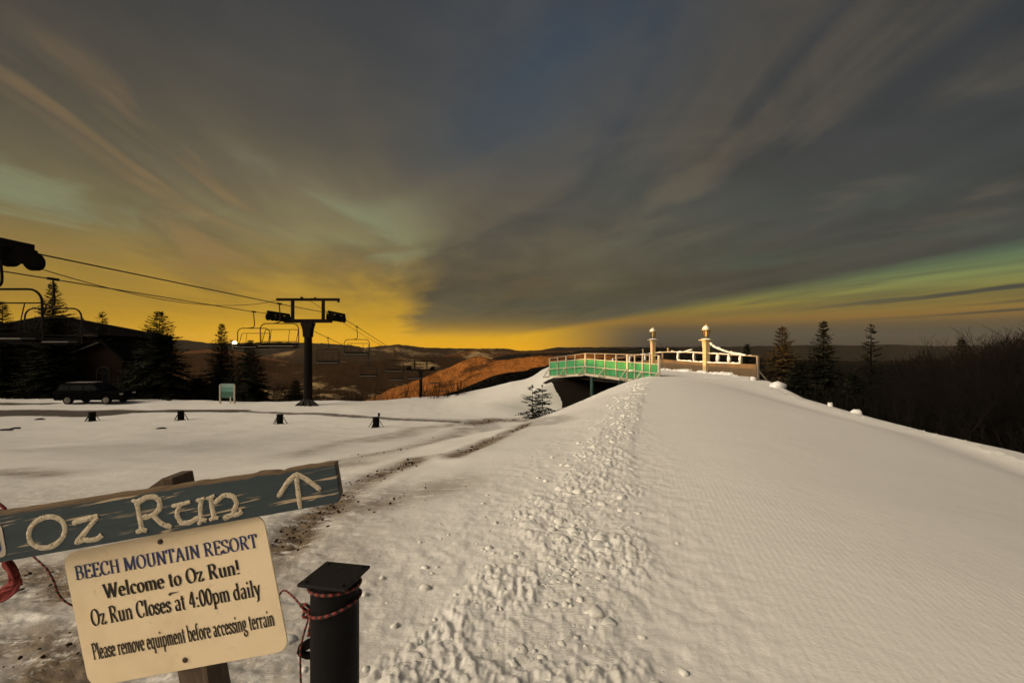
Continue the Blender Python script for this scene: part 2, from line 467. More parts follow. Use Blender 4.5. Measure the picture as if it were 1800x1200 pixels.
def braid_mat():
    m_ = bpy.data.materials.new('braided_cord'); m_.use_nodes = True
    T = NT(m_.node_tree); p = T.n['Principled BSDF']
    at_ = T.new('ShaderNodeAttribute'); at_.attribute_name = 'along'
    w = T.m('SINE', T.mul(at_.outputs['Fac'], 330.0))
    oc = T.new('ShaderNodeTexCoord').outputs['Object']
    n = T.noise(oc, 90, 3)
    c = T.mix(T.sm(-0.2, 0.25, T.add(w, T.mul(T.sub(n, 0.5), 1.2))), (0.025, 0.010, 0.009), (0.22, 0.028, 0.016))
    T.put(p.inputs['Base Color'], c); p.inputs['Roughness'].default_value = 0.75
    b = T.new('ShaderNodeBump'); b.inputs['Strength'].default_value = 0.5; b.inputs['Distance'].default_value = 0.003
    T.put(b.inputs['Height'], w); T.l.new(b.outputs[0], p.inputs['Normal'])
    return m_
M['braid'] = braid_mat()

def board_mat():                # flaking blue-grey paint over bare wood; the grain runs along x of the board
    m_ = bpy.data.materials.new('weathered_blue_paint'); m_.use_nodes = True
    T = NT(m_.node_tree); p = T.n['Principled BSDF']
    oc = T.new('ShaderNodeTexCoord').outputs['Object']
    mp = T.new('ShaderNodeMapping'); T.put(mp.inputs[0], oc); mp.inputs['Scale'].default_value = (5.5, 1, 95)
    g = T.noise(mp.outputs[0], 1.0, 4, 0.6, 0.4)
    mp2 = T.new('ShaderNodeMapping'); T.put(mp2.inputs[0], oc); mp2.inputs['Scale'].default_value = (5.0, 1, 11)
    patch = T.noise(mp2.outputs[0], 1.0, 3, 0.55)
    mp3 = T.new('ShaderNodeMapping'); T.put(mp3.inputs[0], oc); mp3.inputs['Scale'].default_value = (2.5, 1, 30)
    tone = T.noise(mp3.outputs[0], 1.0, 5, 0.6)
    fleck = T.mul(T.sm(0.565, 0.63, g), T.sm(0.42, 0.60, patch))
    paint = T.mix(tone, (0.022, 0.034, 0.042), (0.055, 0.075, 0.085))
    c = T.mix(fleck, paint, (0.46, 0.36, 0.24))
    at_ = T.new('ShaderNodeAttribute'); at_.attribute_name = 'worn'
    ww = T.sm(0.42, 0.60, T.add(T.mul(at_.outputs['Fac'], 0.75), T.mul(g, 0.35)))
    wood = T.mix(T.noise(mp.outputs[0], 2.0, 5, 0.7), (0.045, 0.03, 0.02), (0.25, 0.17, 0.10))
    c = T.mix(ww, c, wood)
    T.put(p.inputs['Base Color'], c); p.inputs['Roughness'].default_value = 0.75
    p.inputs['Specular IOR Level'].default_value = 0.3
    b = T.new('ShaderNodeBump'); b.inputs['Strength'].default_value = 0.5; b.inputs['Distance'].default_value = 0.004
    T.put(b.inputs['Height'], T.sub(tone, T.mul(fleck, 0.6))); T.l.new(b.outputs[0], p.inputs['Normal'])
    return m_
M['board'] = board_mat()

def panel_mat():
    m_ = bpy.data.materials.new('cream_sign_panel'); m_.use_nodes = True
    T = NT(m_.node_tree); p = T.n['Principled BSDF']
    oc = T.new('ShaderNodeTexCoord').outputs['Object']
    n = T.noise(oc, 6.0, 5, 0.6); n2 = T.noise(oc, 26.0, 6, 0.7)
    c = T.mix(n, (0.80, 0.64, 0.42), (0.86, 0.72, 0.51))
    c = T.mix(T.mul(T.sm(0.56, 0.78, n2), 0.42), c, (0.40, 0.29, 0.17))
    c = T.mix(T.mul(T.sm(0.50, 0.72, T.noise(oc, 3.2, 4, 0.55, 0.6)), 0.38), c, (0.58, 0.43, 0.25))
    mp = T.new('ShaderNodeMapping'); T.put(mp.inputs[0], oc); mp.inputs['Scale'].default_value = (3, 1, 60); mp.inputs['Rotation'].default_value = (0, R(18), 0)
    sc = T.sm(0.74, 0.78, T.noise(mp.outputs[0], 1.0, 3, 0.5))
    c = T.mix(T.mul(sc, 0.35), c, (0.34, 0.24, 0.14))
    T.put(p.inputs['Base Color'], c); p.inputs['Roughness'].default_value = 0.5
    p.inputs['Specular IOR Level'].default_value = 0.3
    return m_
M['panel'] = panel_mat()

def snow_mat():
    m_ = bpy.data.materials.new('snow_ground'); m_.use_nodes = True
    T = NT(m_.node_tree); p = T.n['Principled BSDF']
    pos = T.new('ShaderNodeNewGeometry').outputs['Position']
    def attr(n):
        a = T.new('ShaderNodeAttribute'); a.attribute_name = n; return a.outputs['Fac']
    dirt, road, groom, wood, rubble = attr('dirt'), attr('road'), attr('groom'), attr('wood'), attr('rubble')
    n1 = T.noise(pos, 1.3, 5, 0.6); n2 = T.noise(pos, 9.0, 5, 0.65); n3 = T.noise(pos, 55.0, 3, 0.6)
    mp = T.new('ShaderNodeMapping'); T.put(mp.inputs[0], pos); mp.inputs['Scale'].default_value = (1.6, 7.0, 3.0); mp.inputs['Rotation'].default_value = (0, 0, R(-25))
    n4 = T.noise(mp.outputs[0], 1.6, 6, 0.7, 0.4)
    c = T.mix(n1, (0.80, 0.78, 0.75), (0.86, 0.845, 0.82))
    c = T.mix(T.mul(rubble, T.mul(T.sm(0.52, 0.72, n2), 0.5)), c, (0.66, 0.66, 0.52))
    d = T.mul(dirt, T.sm(0.37, 0.52, T.add(T.mul(n4, 0.45), T.add(T.mul(n3, 0.25), T.mul(n2, 0.3)))))
    c = T.mix(T.m('MINIMUM', T.mul(d, 1.1), 0.93), c, (0.075, 0.048, 0.026))
    tint = T.mul(dirt, T.sm(0.3, 0.7, n2))
    c = T.mix(T.mul(tint, 0.35), c, (0.50, 0.37, 0.22))
    rd = T.mul(road, T.sm(0.36, 0.56, T.add(T.mul(n4, 0.6), T.mul(road, 0.3))))
    c = T.mix(T.m('MINIMUM', T.mul(rd, 1.15), 0.97), c, T.mix(n2, (0.040, 0.030, 0.024), (0.10, 0.075, 0.055)))
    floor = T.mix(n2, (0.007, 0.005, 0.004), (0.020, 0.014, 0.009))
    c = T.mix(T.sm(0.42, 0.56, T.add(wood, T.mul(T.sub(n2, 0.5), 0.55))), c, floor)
    T.put(p.inputs['Base Color'], c)
    p.inputs['Roughness'].default_value = 0.7
    p.inputs['Specular IOR Level'].default_value = 0.2
    x, y, z = T.sep(pos)[:3]
    wv = T.add(T.mul(T.sub(x, T.mul(y, 0.29)), 2*math.pi/0.056), T.mul(T.sub(n1, 0.5), 2.0))
    cord = T.mul(T.m('SINE', wv), groom)
    hgt = T.add(T.mul(cord, 0.0006), T.add(T.mul(n3, 0.004), T.mul(n2, 0.012)))
    hgt = T.add(hgt, T.mul(T.mul(n4, T.add(dirt, rubble)), 0.03))
    b = T.new('ShaderNodeBump'); b.inputs['Strength'].default_value = 0.6; b.inputs['Distance'].default_value = 1.0
    T.put(b.inputs['Height'], hgt); T.l.new(b.outputs[0], p.inputs['Normal'])
    return m_
M['snow'] = snow_mat()

def hill_mat():
    m_ = bpy.data.materials.new('wooded_hills'); m_.use_nodes = True
    T = NT(m_.node_tree); p = T.n['Principled BSDF']
    pos = T.new('ShaderNodeNewGeometry').outputs['Position']
    a = T.new('ShaderNodeAttribute'); a.attribute_name = 'conifer'
    b_ = T.new('ShaderNodeAttribute'); b_.attribute_name = 'field'
    n1 = T.noise(pos, 0.012, 6, 0.65); n2 = T.noise(pos, 0.09, 5, 0.7); n3 = T.noise(pos, 0.0016, 5, 0.6)
    bare = T.mix(n2, (0.105, 0.045, 0.015), (0.27, 0.115, 0.032))
    con = T.mix(n2, (0.0055, 0.0055, 0.005), (0.014, 0.0135, 0.011))
    c = T.mix(T.m('MAXIMUM', a.outputs['Fac'], T.mul(T.sm(0.52, 0.64, n1), 0.7)), bare, con)
    fl = T.mul(b_.outputs['Fac'], T.sm(0.54, 0.62, T.add(T.mul(n3, 0.7), T.mul(n1, 0.3))))
    c = T.mix(fl, c, (0.42, 0.30, 0.15))
    T.put(p.inputs['Base Color'], c); p.inputs['Roughness'].default_value = 0.95; p.inputs['Specular IOR Level'].default_value = 0.0
    bp = T.new('ShaderNodeBump'); bp.inputs['Strength'].default_value = 1.0; bp.inputs['Distance'].default_value = 1.0
    T.put(bp.inputs['Height'], T.add(T.mul(n2, 7.0), T.mul(n1, 30.0))); T.l.new(bp.outputs[0], p.inputs['Normal'])
    return m_
M['hills'] = hill_mat()

# ------------------------------------------------------------------ big grids
def grid_object(name, X, Y, Z, mt, attrs, wrap=False):
    r, c = X.shape
    co = np.stack([X, Y, Z], -1).reshape(-1, 3)
    i = np.arange(r-1)[:, None]; j = np.arange(c-1 if not wrap else c)[None, :]
    j2 = (j+1) % c
    q = np.stack([i*c+j, i*c+j2, (i+1)*c+j2, (i+1)*c+j], -1).reshape(-1, 4)
    me = bpy.data.meshes.new(name)
    me.vertices.add(len(co)); me.vertices.foreach_set('co', co.ravel())
    me.loops.add(q.size); me.loops.foreach_set('vertex_index', q.ravel().astype(np.int32))
    me.polygons.add(len(q)); me.polygons.foreach_set('loop_start', (np.arange(len(q))*4).astype(np.int32))
    try: me.polygons.foreach_set('loop_total', np.full(len(q), 4, np.int32))
    except Exception: pass
    me.update(calc_edges=True)
    me.polygons.foreach_set('use_smooth', np.ones(len(q), bool))
    for k, vv in attrs.items():
        a = me.attributes.new(k, 'FLOAT', 'POINT'); a.data.foreach_set('value', np.asarray(vv, np.float32).ravel())
    me.materials.append(mt); me.validate(); me.update()
    o = bpy.data.objects.new(name, me); col.objects.link(o); o['kind'] = 'structure'
    return o

def poly_dist(x, y, pts):       # distance to a plan polyline, and the parameter along it
    best = np.full(np.shape(x), 1e9); par = np.zeros(np.shape(x))
    for k in range(len(pts)-1):
        ax, ay = pts[k][:2]; bx, by = pts[k+1][:2]
        L2 = (bx-ax)**2+(by-ay)**2
        t = np.clip(((x-ax)*(bx-ax)+(y-ay)*(by-ay))/L2, 0, 1)
        d = np.hypot(x-ax-t*(bx-ax), y-ay-t*(by-ay))
        m_ = d < best
        best = np.where(m_, d, best); par = np.where(m_, k+t, par)
    return best, par

# near snow
ys = [-24.0]
while ys[-1] < 78:
    yy = ys[-1]
    ys.append(yy+(0.5 if yy < 0.6 else max(0.012, 0.0068*yy)))
ys = np.array(ys)
uu = np.concatenate([np.linspace(-6, -1.45, 120, endpoint=False), np.linspace(-1.45, -0.62, 200, endpoint=False),
                     np.linspace(-0.62, 0.62, 470, endpoint=False), np.linspace(0.62, 1.35, 170, endpoint=False), np.linspace(1.35, 6, 120)])
sc_ = np.sqrt(np.maximum(ys, 0)**2+1.2**2)+np.where(ys < 0.6, 0.6-ys, 0)*0.5
X = uu[None, :]*sc_[:, None]; Y = np.repeat(ys[:, None], len(uu), 1)
X = np.clip(X, -110, 85)
Z = height(X, Y)
px_, pw_ = path_x(Y), path_w(Y)
rub = sms(1.0, 0.55, np.abs(X-px_)/pw_*(1+0.35*fbm(X*1.3, Y*1.3, 3)))*sms(25, 15, Y)*sms(0.2, 1.5, Y)
rub2 = sms(2.6, 1.0, np.abs(X-(px_-0.25*pw_))/pw_)*sms(16, 6, Y)
lump = fbm(X*5.5, Y*5.5, 4, 0.6)
pat = 0.42+0.75*sms(0.35, 0.62, vnoise(X*1.9+5, Y*1.9))
Z = Z+rub*pat*(0.026*np.abs(lump)+0.010*np.abs(fbm(X*13, Y*13, 3, 0.6))+0.02*fbm(X*30, Y*30, 2)+0.01)+rub2*0.012*fbm(X*9+3, Y*9, 3)
rightrub = np.exp(-((X-(xr_of(Y)-0.9+0.5*fbm(X*0.2, Y*0.3, 2)))/0.42)**2)*sms(2, 5, Y)*sms(27, 24, Y)
Z = Z+rightrub*(0.10*np.abs(fbm(X*2.6, Y*2.6, 4, 0.6))+0.03*fbm(X*9, Y*9, 2))
leftrough = sms(0.1, -1.2, X+0.15*Y)*sms(9, 3, Y)*sms(0.2, 1.0, Y)
Z = Z+leftrough*(0.025*fbm(X*3.5+4, Y*6.5, 4, 0.6)+0.012*fbm(X*11, Y*18, 3))
groom = (0.12+0.88*sms(9, 3, Y))*sms(0.8, 1.3, (X-px_)/pw_)*(0.55+0.6*vnoise(X*0.8, Y*0.35))*sms(1.0, 2.0, xr_of(Y)-X)
dirt = np.zeros_like(X)
def smear(pxpts, w, amt):
    global dirt
    pts = [ray_ground(*p) for p in pxpts]
    d, _ = poly_dist(X, Y, pts)
    wv_ = 0.55+0.9*vnoise(X*2.3+amt*9, Y*2.3)
    dirt = np.maximum(dirt, amt*np.exp(-(d/w)**2)*wv_)
    if amt > 0.5: Z[...] = Z-0.022*np.exp(-(d/(0.7*w))**2)*amt+0.012*np.exp(-((d-1.5*w)/(0.6*w))**2)*amt
smear([(505, 960), (540, 915), (600, 880)], 0.22, 1.0)
smear([(600, 872), (660, 838), (730, 808)], 0.26, 0.95)
smear([(735, 806), (800, 798)], 0.2, 0.45)
smear([(800, 800), (850, 780), (905, 755), (925, 745)], 0.22, 1.0)
smear([(590, 905), (700, 870), (800, 850)], 0.45, 0.55)
smear([(610, 815), (700, 790), (820, 752)], 0.6, 0.5)
smear([(820, 745), (870, 738), (930, 738)], 0.7, 0.85)
smear([(640, 775), (740, 752), (850, 742)], 0.8, 0.45)
smear([(0, 1010), (60, 1020), (130, 1040)], 0.25, 0.85)
smear([(0, 1150), (90, 1140), (140, 1190)], 0.3, 0.8)
smear([(0, 830), (90, 835)], 0.5, 0.5)
smear([(470, 1000), (530, 950)], 0.35, 0.6)
smear([(520, 800), (640, 770), (720, 757)], 0.5, 0.35)
dirt = np.maximum(dirt, 0.42*leftrough)
dirt = np.maximum(dirt, 0.03*sms(0.5, 4, -X+0.2*Y)*sms(26, 6, Y))
road = np.zeros_like(X)
for pxpts, w, amt in (([(-420, 727), (-60, 727), (60, 726), (190, 726)], 2.1, 1.0), ([(150, 725), (330, 722), (420, 722)], 0.9, 0.95), ([(420, 722), (560, 727), (700, 737), (800, 741)], 0.55, 0.8),
                      ([(700, 737), (850, 742), (960, 742)], 1.0, 0.55), ([(-400, 709), (0, 709), (90, 709)], 0.8, 0.9)):
    pts = [ray_ground(*p) if p[0] > -50 else ((p[0]-900)/FPX*(4.45*800/(p[1]-HZ)), 4.45*800/(p[1]-HZ)) for p in pxpts]
    d, _ = poly_dist(X, Y, pts)
    road = np.maximum(road, amt*sms(1.25, 0.55, d/w))
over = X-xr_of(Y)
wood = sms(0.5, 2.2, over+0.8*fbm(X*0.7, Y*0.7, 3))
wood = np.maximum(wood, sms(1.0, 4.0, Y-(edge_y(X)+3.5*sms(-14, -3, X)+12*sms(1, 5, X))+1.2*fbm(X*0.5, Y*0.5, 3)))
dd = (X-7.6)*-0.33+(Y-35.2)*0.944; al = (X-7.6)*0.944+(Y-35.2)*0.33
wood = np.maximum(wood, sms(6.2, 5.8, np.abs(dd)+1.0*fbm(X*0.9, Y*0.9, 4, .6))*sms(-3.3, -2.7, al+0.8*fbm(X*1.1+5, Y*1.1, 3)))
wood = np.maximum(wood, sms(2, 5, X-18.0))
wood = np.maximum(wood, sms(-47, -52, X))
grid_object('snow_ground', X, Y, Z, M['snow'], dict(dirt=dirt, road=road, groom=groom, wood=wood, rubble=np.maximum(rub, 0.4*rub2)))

# far terrain, all the way round to the horizon
def P(px, py, d): return ((px-900)/FPX*d, d, EYE-(py-HZ)/FPX*d)
CR = [   # crest lines: points, fall per metre, conifer, field
    ([P(655, 700, 1750), P(700, 680, 1600), P(752, 662, 1450), P(796, 644, 1330), P(842, 626, 1210), P(872, 633, 1140), P(905, 631, 1080), P(955, 625, 1010), P(1020, 622, 940), P(1120, 626, 860)], 0.40, 0.0, 0.0),
    ([P(900, 622, 2600), P(1010, 618, 2500), P(1080, 613, 2400), P(1150, 611, 2350), P(1290, 622, 2400), P(1500, 640, 2500)], 0.3, 1.0, 0.0),
    ([P(560, 730, 130), P(745, 706, 190), P(800, 690, 235), P(850, 672, 280), P(905, 655, 330), P(950, 642, 380), P(1010, 632, 440), P(1120, 628, 520), P(1300, 632, 600)], 0.40, 1.0, 0.0),  # crest follows a shadow edge; dark conifer colour stands in for the shade
    ([P(400, 735, 150), P(560, 706, 260), P(640, 703, 330), P(700, 716, 400)], 0.35, 1.0, 0.0),
    ([P(-300, 596, 6500), P(0, 598, 6800), P(215, 596, 7000), P(245, 598, 7200), P(320, 597, 7600), P(370, 603, 7800), P(470, 601, 8200), P(540, 602, 8600), P(610, 606, 8800)], 0.22, 1.0, 0.1),
    ([P(560, 609, 7000), P(640, 611, 7200), P(668, 608, 7400), P(700, 605, 7500), P(740, 610, 7600), P(800, 612, 8000), P(850, 612.5, 8600), P(885, 612, 9000)], 0.2, 0.9, 0.4),
    ([P(760, 630, 3900), P(820, 622, 4400), P(845, 614, 4700), P(880, 617, 5000), P(940, 615.5, 5600), P(1000, 617, 6200), P(1100, 618, 7000)], 0.16, 0.6, 1.0),
    ([P(560, 640, 3000), P(660, 634, 3300), P(720, 628, 3700), P(800, 626, 4200)], 0.14, 0.85, 1.0),
    ([P(250, 632, 2600), P(350, 620, 2900), P(430, 627, 3200), P(520, 638, 3400)], 0.18, 0.8, 0.8),
    ([P(980, 610, 9000), P(1280, 609, 10500), P(1420, 606, 10600), P(1500, 607, 10800), P(1570, 605, 11000), P(1640, 608, 11000), P(1760, 606, 11200), P(2100, 602, 11500), P(2700, 606, 11500)], 0.2, 1.0, 0.0),
    ([P(1250, 640, 3000), P(1500, 634, 3300), P(1800, 632, 3600), P(2300, 630, 4000)], 0.2, 1.0, 0.0),
    ([(-2600, -1500, 60), (-2700, 600, 10), (-2600, 2200, -60), (-2900, 3800, -40), (-3600, 5600, 0)], 0.25, 0.3, 0.0),  # unseen ridge added at the left to shade the valley
]
rad = [44.0]
while rad[-1] < 15500: rad.append(rad[-1]*1.0175)
rad = np.array(rad)
th = np.concatenate([np.linspace(-180, -62, 60, endpoint=False), np.linspace(-62, 62, 900, endpoint=False), np.linspace(62, 180, 60, endpoint=False)])
TH, RR = np.meshgrid(np.radians(th), rad)
FX, FY = RR*np.sin(TH), RR*np.cos(TH)
lx, ly = FX, FY
near_h = height(np.clip(lx, -110, 85), np.clip(ly, -24, 78), False)-0.5
rs_ = sms(0.1, 0.3, np.sin(TH))
basez = -6-np.interp(RR, [44, 150, 400, 900, 2000, 5000, 16000], [4, 24, 80, 190, 280, 300, 330])*(1-rs_)-np.interp(RR, [44, 150, 400, 900, 2000, 5000, 16000], [3, 10, 50, 150, 260, 300, 330])*rs_
FZ = np.where(RR < 90, near_h*(1-sms(60, 90, RR))+np.minimum(basez, near_h)*sms(60, 90, RR), basez)
FZ = np.minimum(FZ, np.where(RR < 95, near_h, 1e9))
conif = np.zeros_like(FZ)+0.9+0.1*sms(0.1, 0.5, np.sin(TH)); fieldv = np.zeros_like(FZ)
for pts, k, cf, fl in CR:
    d, par = poly_dist(FX, FY, pts)
    zc = np.interp(par, np.arange(len(pts)), [p[2] for p in pts])
    rr = np.interp(par, np.arange(len(pts)), [math.hypot(p[0], p[1]) for p in pts])
    rough = 0.02*rr
    hh = zc-k*np.sqrt(d*d+(0.01*rr)**2)+k*0.01*rr
    rid = np.abs(fbm(FX/(0.11*rr+8), FY/(0.11*rr+8), 4))
    hh = hh-rid*0.055*np.minimum(d, 0.35*rr)
    m_ = hh > FZ
    conif = np.where(m_, cf, conif); fieldv = np.where(m_, fl, fieldv)
    FZ = np.maximum(FZ, hh)
FZ = FZ+fbm(FX/60, FY/60, 4)*np.interp(RR, [44, 120, 400, 3000, 16000], [0.0, 1.5, 4, 7, 12])
FZ = np.where(RR < 84, np.minimum(FZ, near_h), FZ)
grid_object('hills', FX, FY, FZ, M['hills'], dict(conifer=conif, field=fieldv), wrap=True)

# ------------------------------------------------------------------ haze (one even box of air round everything)
HB = MB(); HB.box((0, 0, -150), (33000, 33000, 1300))
hm = bpy.data.materials.new('haze'); hm.use_nodes = True
hn = NT(hm.node_tree); hn.n.remove(hn.n['Principled BSDF'])
pv = hn.new('ShaderNodeVolumePrincipled')
pv.inputs['Color'].default_value = (0.86, 0.84, 0.82, 1)
pv.inputs['Density'].default_value = 0.5e-5
pv.inputs['Anisotropy'].default_value = 0.2
hn.l.new(pv.outputs[0], hn.n['Material Output'].inputs['Volume'])
ho = link_mesh('haze', HB.v, HB.f, hm); ho['kind'] = 'stuff'
ho['label'] = 'thin even air haze'

# ------------------------------------------------------------------ snow clods strewn along the rough strip
ico = bmesh.new(); bmesh.ops.create_icosphere(ico, subdivisions=2, radius=1.0)
icv = np.array([v_.co[:] for v_ in ico.verts]); icf = [tuple(v_.index for v_ in f.verts) for f in ico.faces]; ico.free()
ic1 = bmesh.new(); bmesh.ops.create_icosphere(ic1, subdivisions=1, radius=1.0)
i1v = np.array([v_.co[:] for v_ in ic1.verts]); i1f = [tuple(v_.index for v_ in f.verts) for f in ic1.faces]; ic1.free()
class NM:
    def __init__(s): s.v = []; s.f = []; s.n = 0
    def add(s, vs, fs):
        s.v.append(vs); s.f += [tuple(i+s.n for i in f) for f in fs]; s.n += len(vs)
    def build(s, name, mt, parent=None, smooth=True): return link_mesh(name, np.concatenate(s.v).tolist(), s.f, mt, parent, smooth)
def clod(nm, x, y, r, flat=0.7, sink=0.25):
    big = r > 0.035
    bv, bf = (icv, icf) if big else (i1v, i1f)
    n = bv*(1+0.55*fbm(bv[:, :1]*1.8+rng.random()*90, bv[:, 1:2]*1.8+bv[:, 2:]*2.3+rng.random()*90, 4, 0.75))
    n = n+0.09*rng.standard_normal(n.shape)
    a = rng.random()*6.28
    n = n*np.array([1.0, 0.6+0.5*rng.random(), flat*(0.65+0.5*rng.random())])*r
    c_, s_ = math.cos(a), math.sin(a)
    n = np.stack([n[:, 0]*c_-n[:, 1]*s_, n[:, 0]*s_+n[:, 1]*c_, n[:, 2]], 1)
    z = ground(x, y)+r*flat*(0.5-sink)
    nm.add(n+np.array([x, y, z]), bf)
nm = NM()
for i in range(1900):
    y = 1.9+20*rng.random()**1.9
    x = path_x(y)+path_w(y)*(rng.normal()*0.42)
    if float(vnoise(np.array([x*2.2]), np.array([y*2.2]))[0]) < 0.28+0.4*rng.random(): continue
    r = min(0.008+0.024*rng.random()**2+0.035*(rng.random()**8), 0.06)*(1+0.045*y)
    clod(nm, x, y, r, 0.7, 0.45)
for i in range(220):            # strays to the left of the strip
    y = 2.0+13*rng.random()**1.6
    x = path_x(y)-path_w(y)*(0.5+1.7*rng.random()**1.5)
    clod(nm, x, y, 0.006+0.03*rng.random()**3)
for (px, py, r) in ((988, 820, 0.10), (990, 862, 0.09), (1000, 850, 0.06), (853, 970, 0.05), (903, 890, 0.045), (860, 1020, 0.06), (1090, 752, 0.11), (1040, 790, 0.10),
                    (1072, 775, 0.09), (940, 905, 0.05), (900, 1035, 0.065), (870, 1075, 0.055), (800, 1140, 0.05), (975, 940, 0.075), (960, 1030, 0.06)):
    x, y = ray_ground(px, py)
    for q in range(5): clod(nm, x+rng.normal()*r*.6, y+rng.normal()*r*.6, r*(.3+.35*rng.random()), 0.7, 0.4)
for i in range(90):            # the windrow along the right edge
    y = 5+20*rng.random()
    x = float(xr_of(y))-0.9+rng.normal()*0.4
    clod(nm, x, y, 0.02+0.045*rng.random()**3, 0.6, .5)
o = nm.build('snow_clods', M['clod']); o['kind'] = 'stuff'; o['label'] = 'clods of broken snow strewn along the tracked strip'; o['category'] = 'snow clods'

nm = NM()
for pp, n_, w_ in (([(505, 962), (540, 918), (598, 882)], 150, .12), ([(600, 872), (660, 838), (730, 808)], 120, .15), ([(800, 800), (850, 780), (905, 755), (925, 745)], 110, .12), ([(610, 905), (700, 872), (800, 850)], 40, .3),
                   ([(820, 745), (870, 738), (930, 738)], 70, .45), ([(620, 815), (700, 790), (800, 757)], 60, .5), ([(0, 1012), (60, 1022), (130, 1040)], 40, .15), ([(20, 1170), (90, 1150), (140, 1190)], 30, .12)):
    pts = [ray_ground(*p) for p in pp]
    for i in range(n_):
        q = rng.random()*(len(pts)-1)*.9999; k = int(q); q -= k
        x = pts[k][0]*(1-q)+pts[k+1][0]*q+rng.normal()*w_; y = pts[k][1]*(1-q)+pts[k+1][1]*q+rng.normal()*w_
        clod(nm, x, y, (0.004+0.014*rng.random()**3)*(0.7+0.09*y), 0.7, .3)
o = nm.build('earth_crumbs', M['litter_brown']); o['kind'] = 'stuff'; o['label'] = 'dark crumbs of earth scattered in the ruts'; o['category'] = 'earth crumbs'

# larger blocks of snow on the right-hand edge
def block(name, label, x, y, rx, rz_):
    bv = icv*np.array([rx, rx*0.7, rz_])
    bv = bv*(1+0.6*fbm(icv[:, :1]*1.6+x, icv[:, 1:2]*1.6+icv[:, 2:]*2.1+y, 4, 0.7))
    o = link_mesh(name, bv.tolist(), icf, M['snow_cap'], None, True)
    o.location = (x, y, ground(x, y)+rz_*0.2)
    return tag(o, label, 'snow block', 'snow blocks on the edge of the run')
block('snow_block', 'rounded snow block on the run edge right of the bridge rail end', 15.3, 26.2, 0.5, 0.24)
block('snow_block', 'snow block midway down the right edge of the run, dark wood behind', 15.1, 20.0, 0.30, 0.19)
block('snow_block', 'small upright snow lump on the run edge, above the larger block', 15.1, 21.6, 0.13, 0.17)

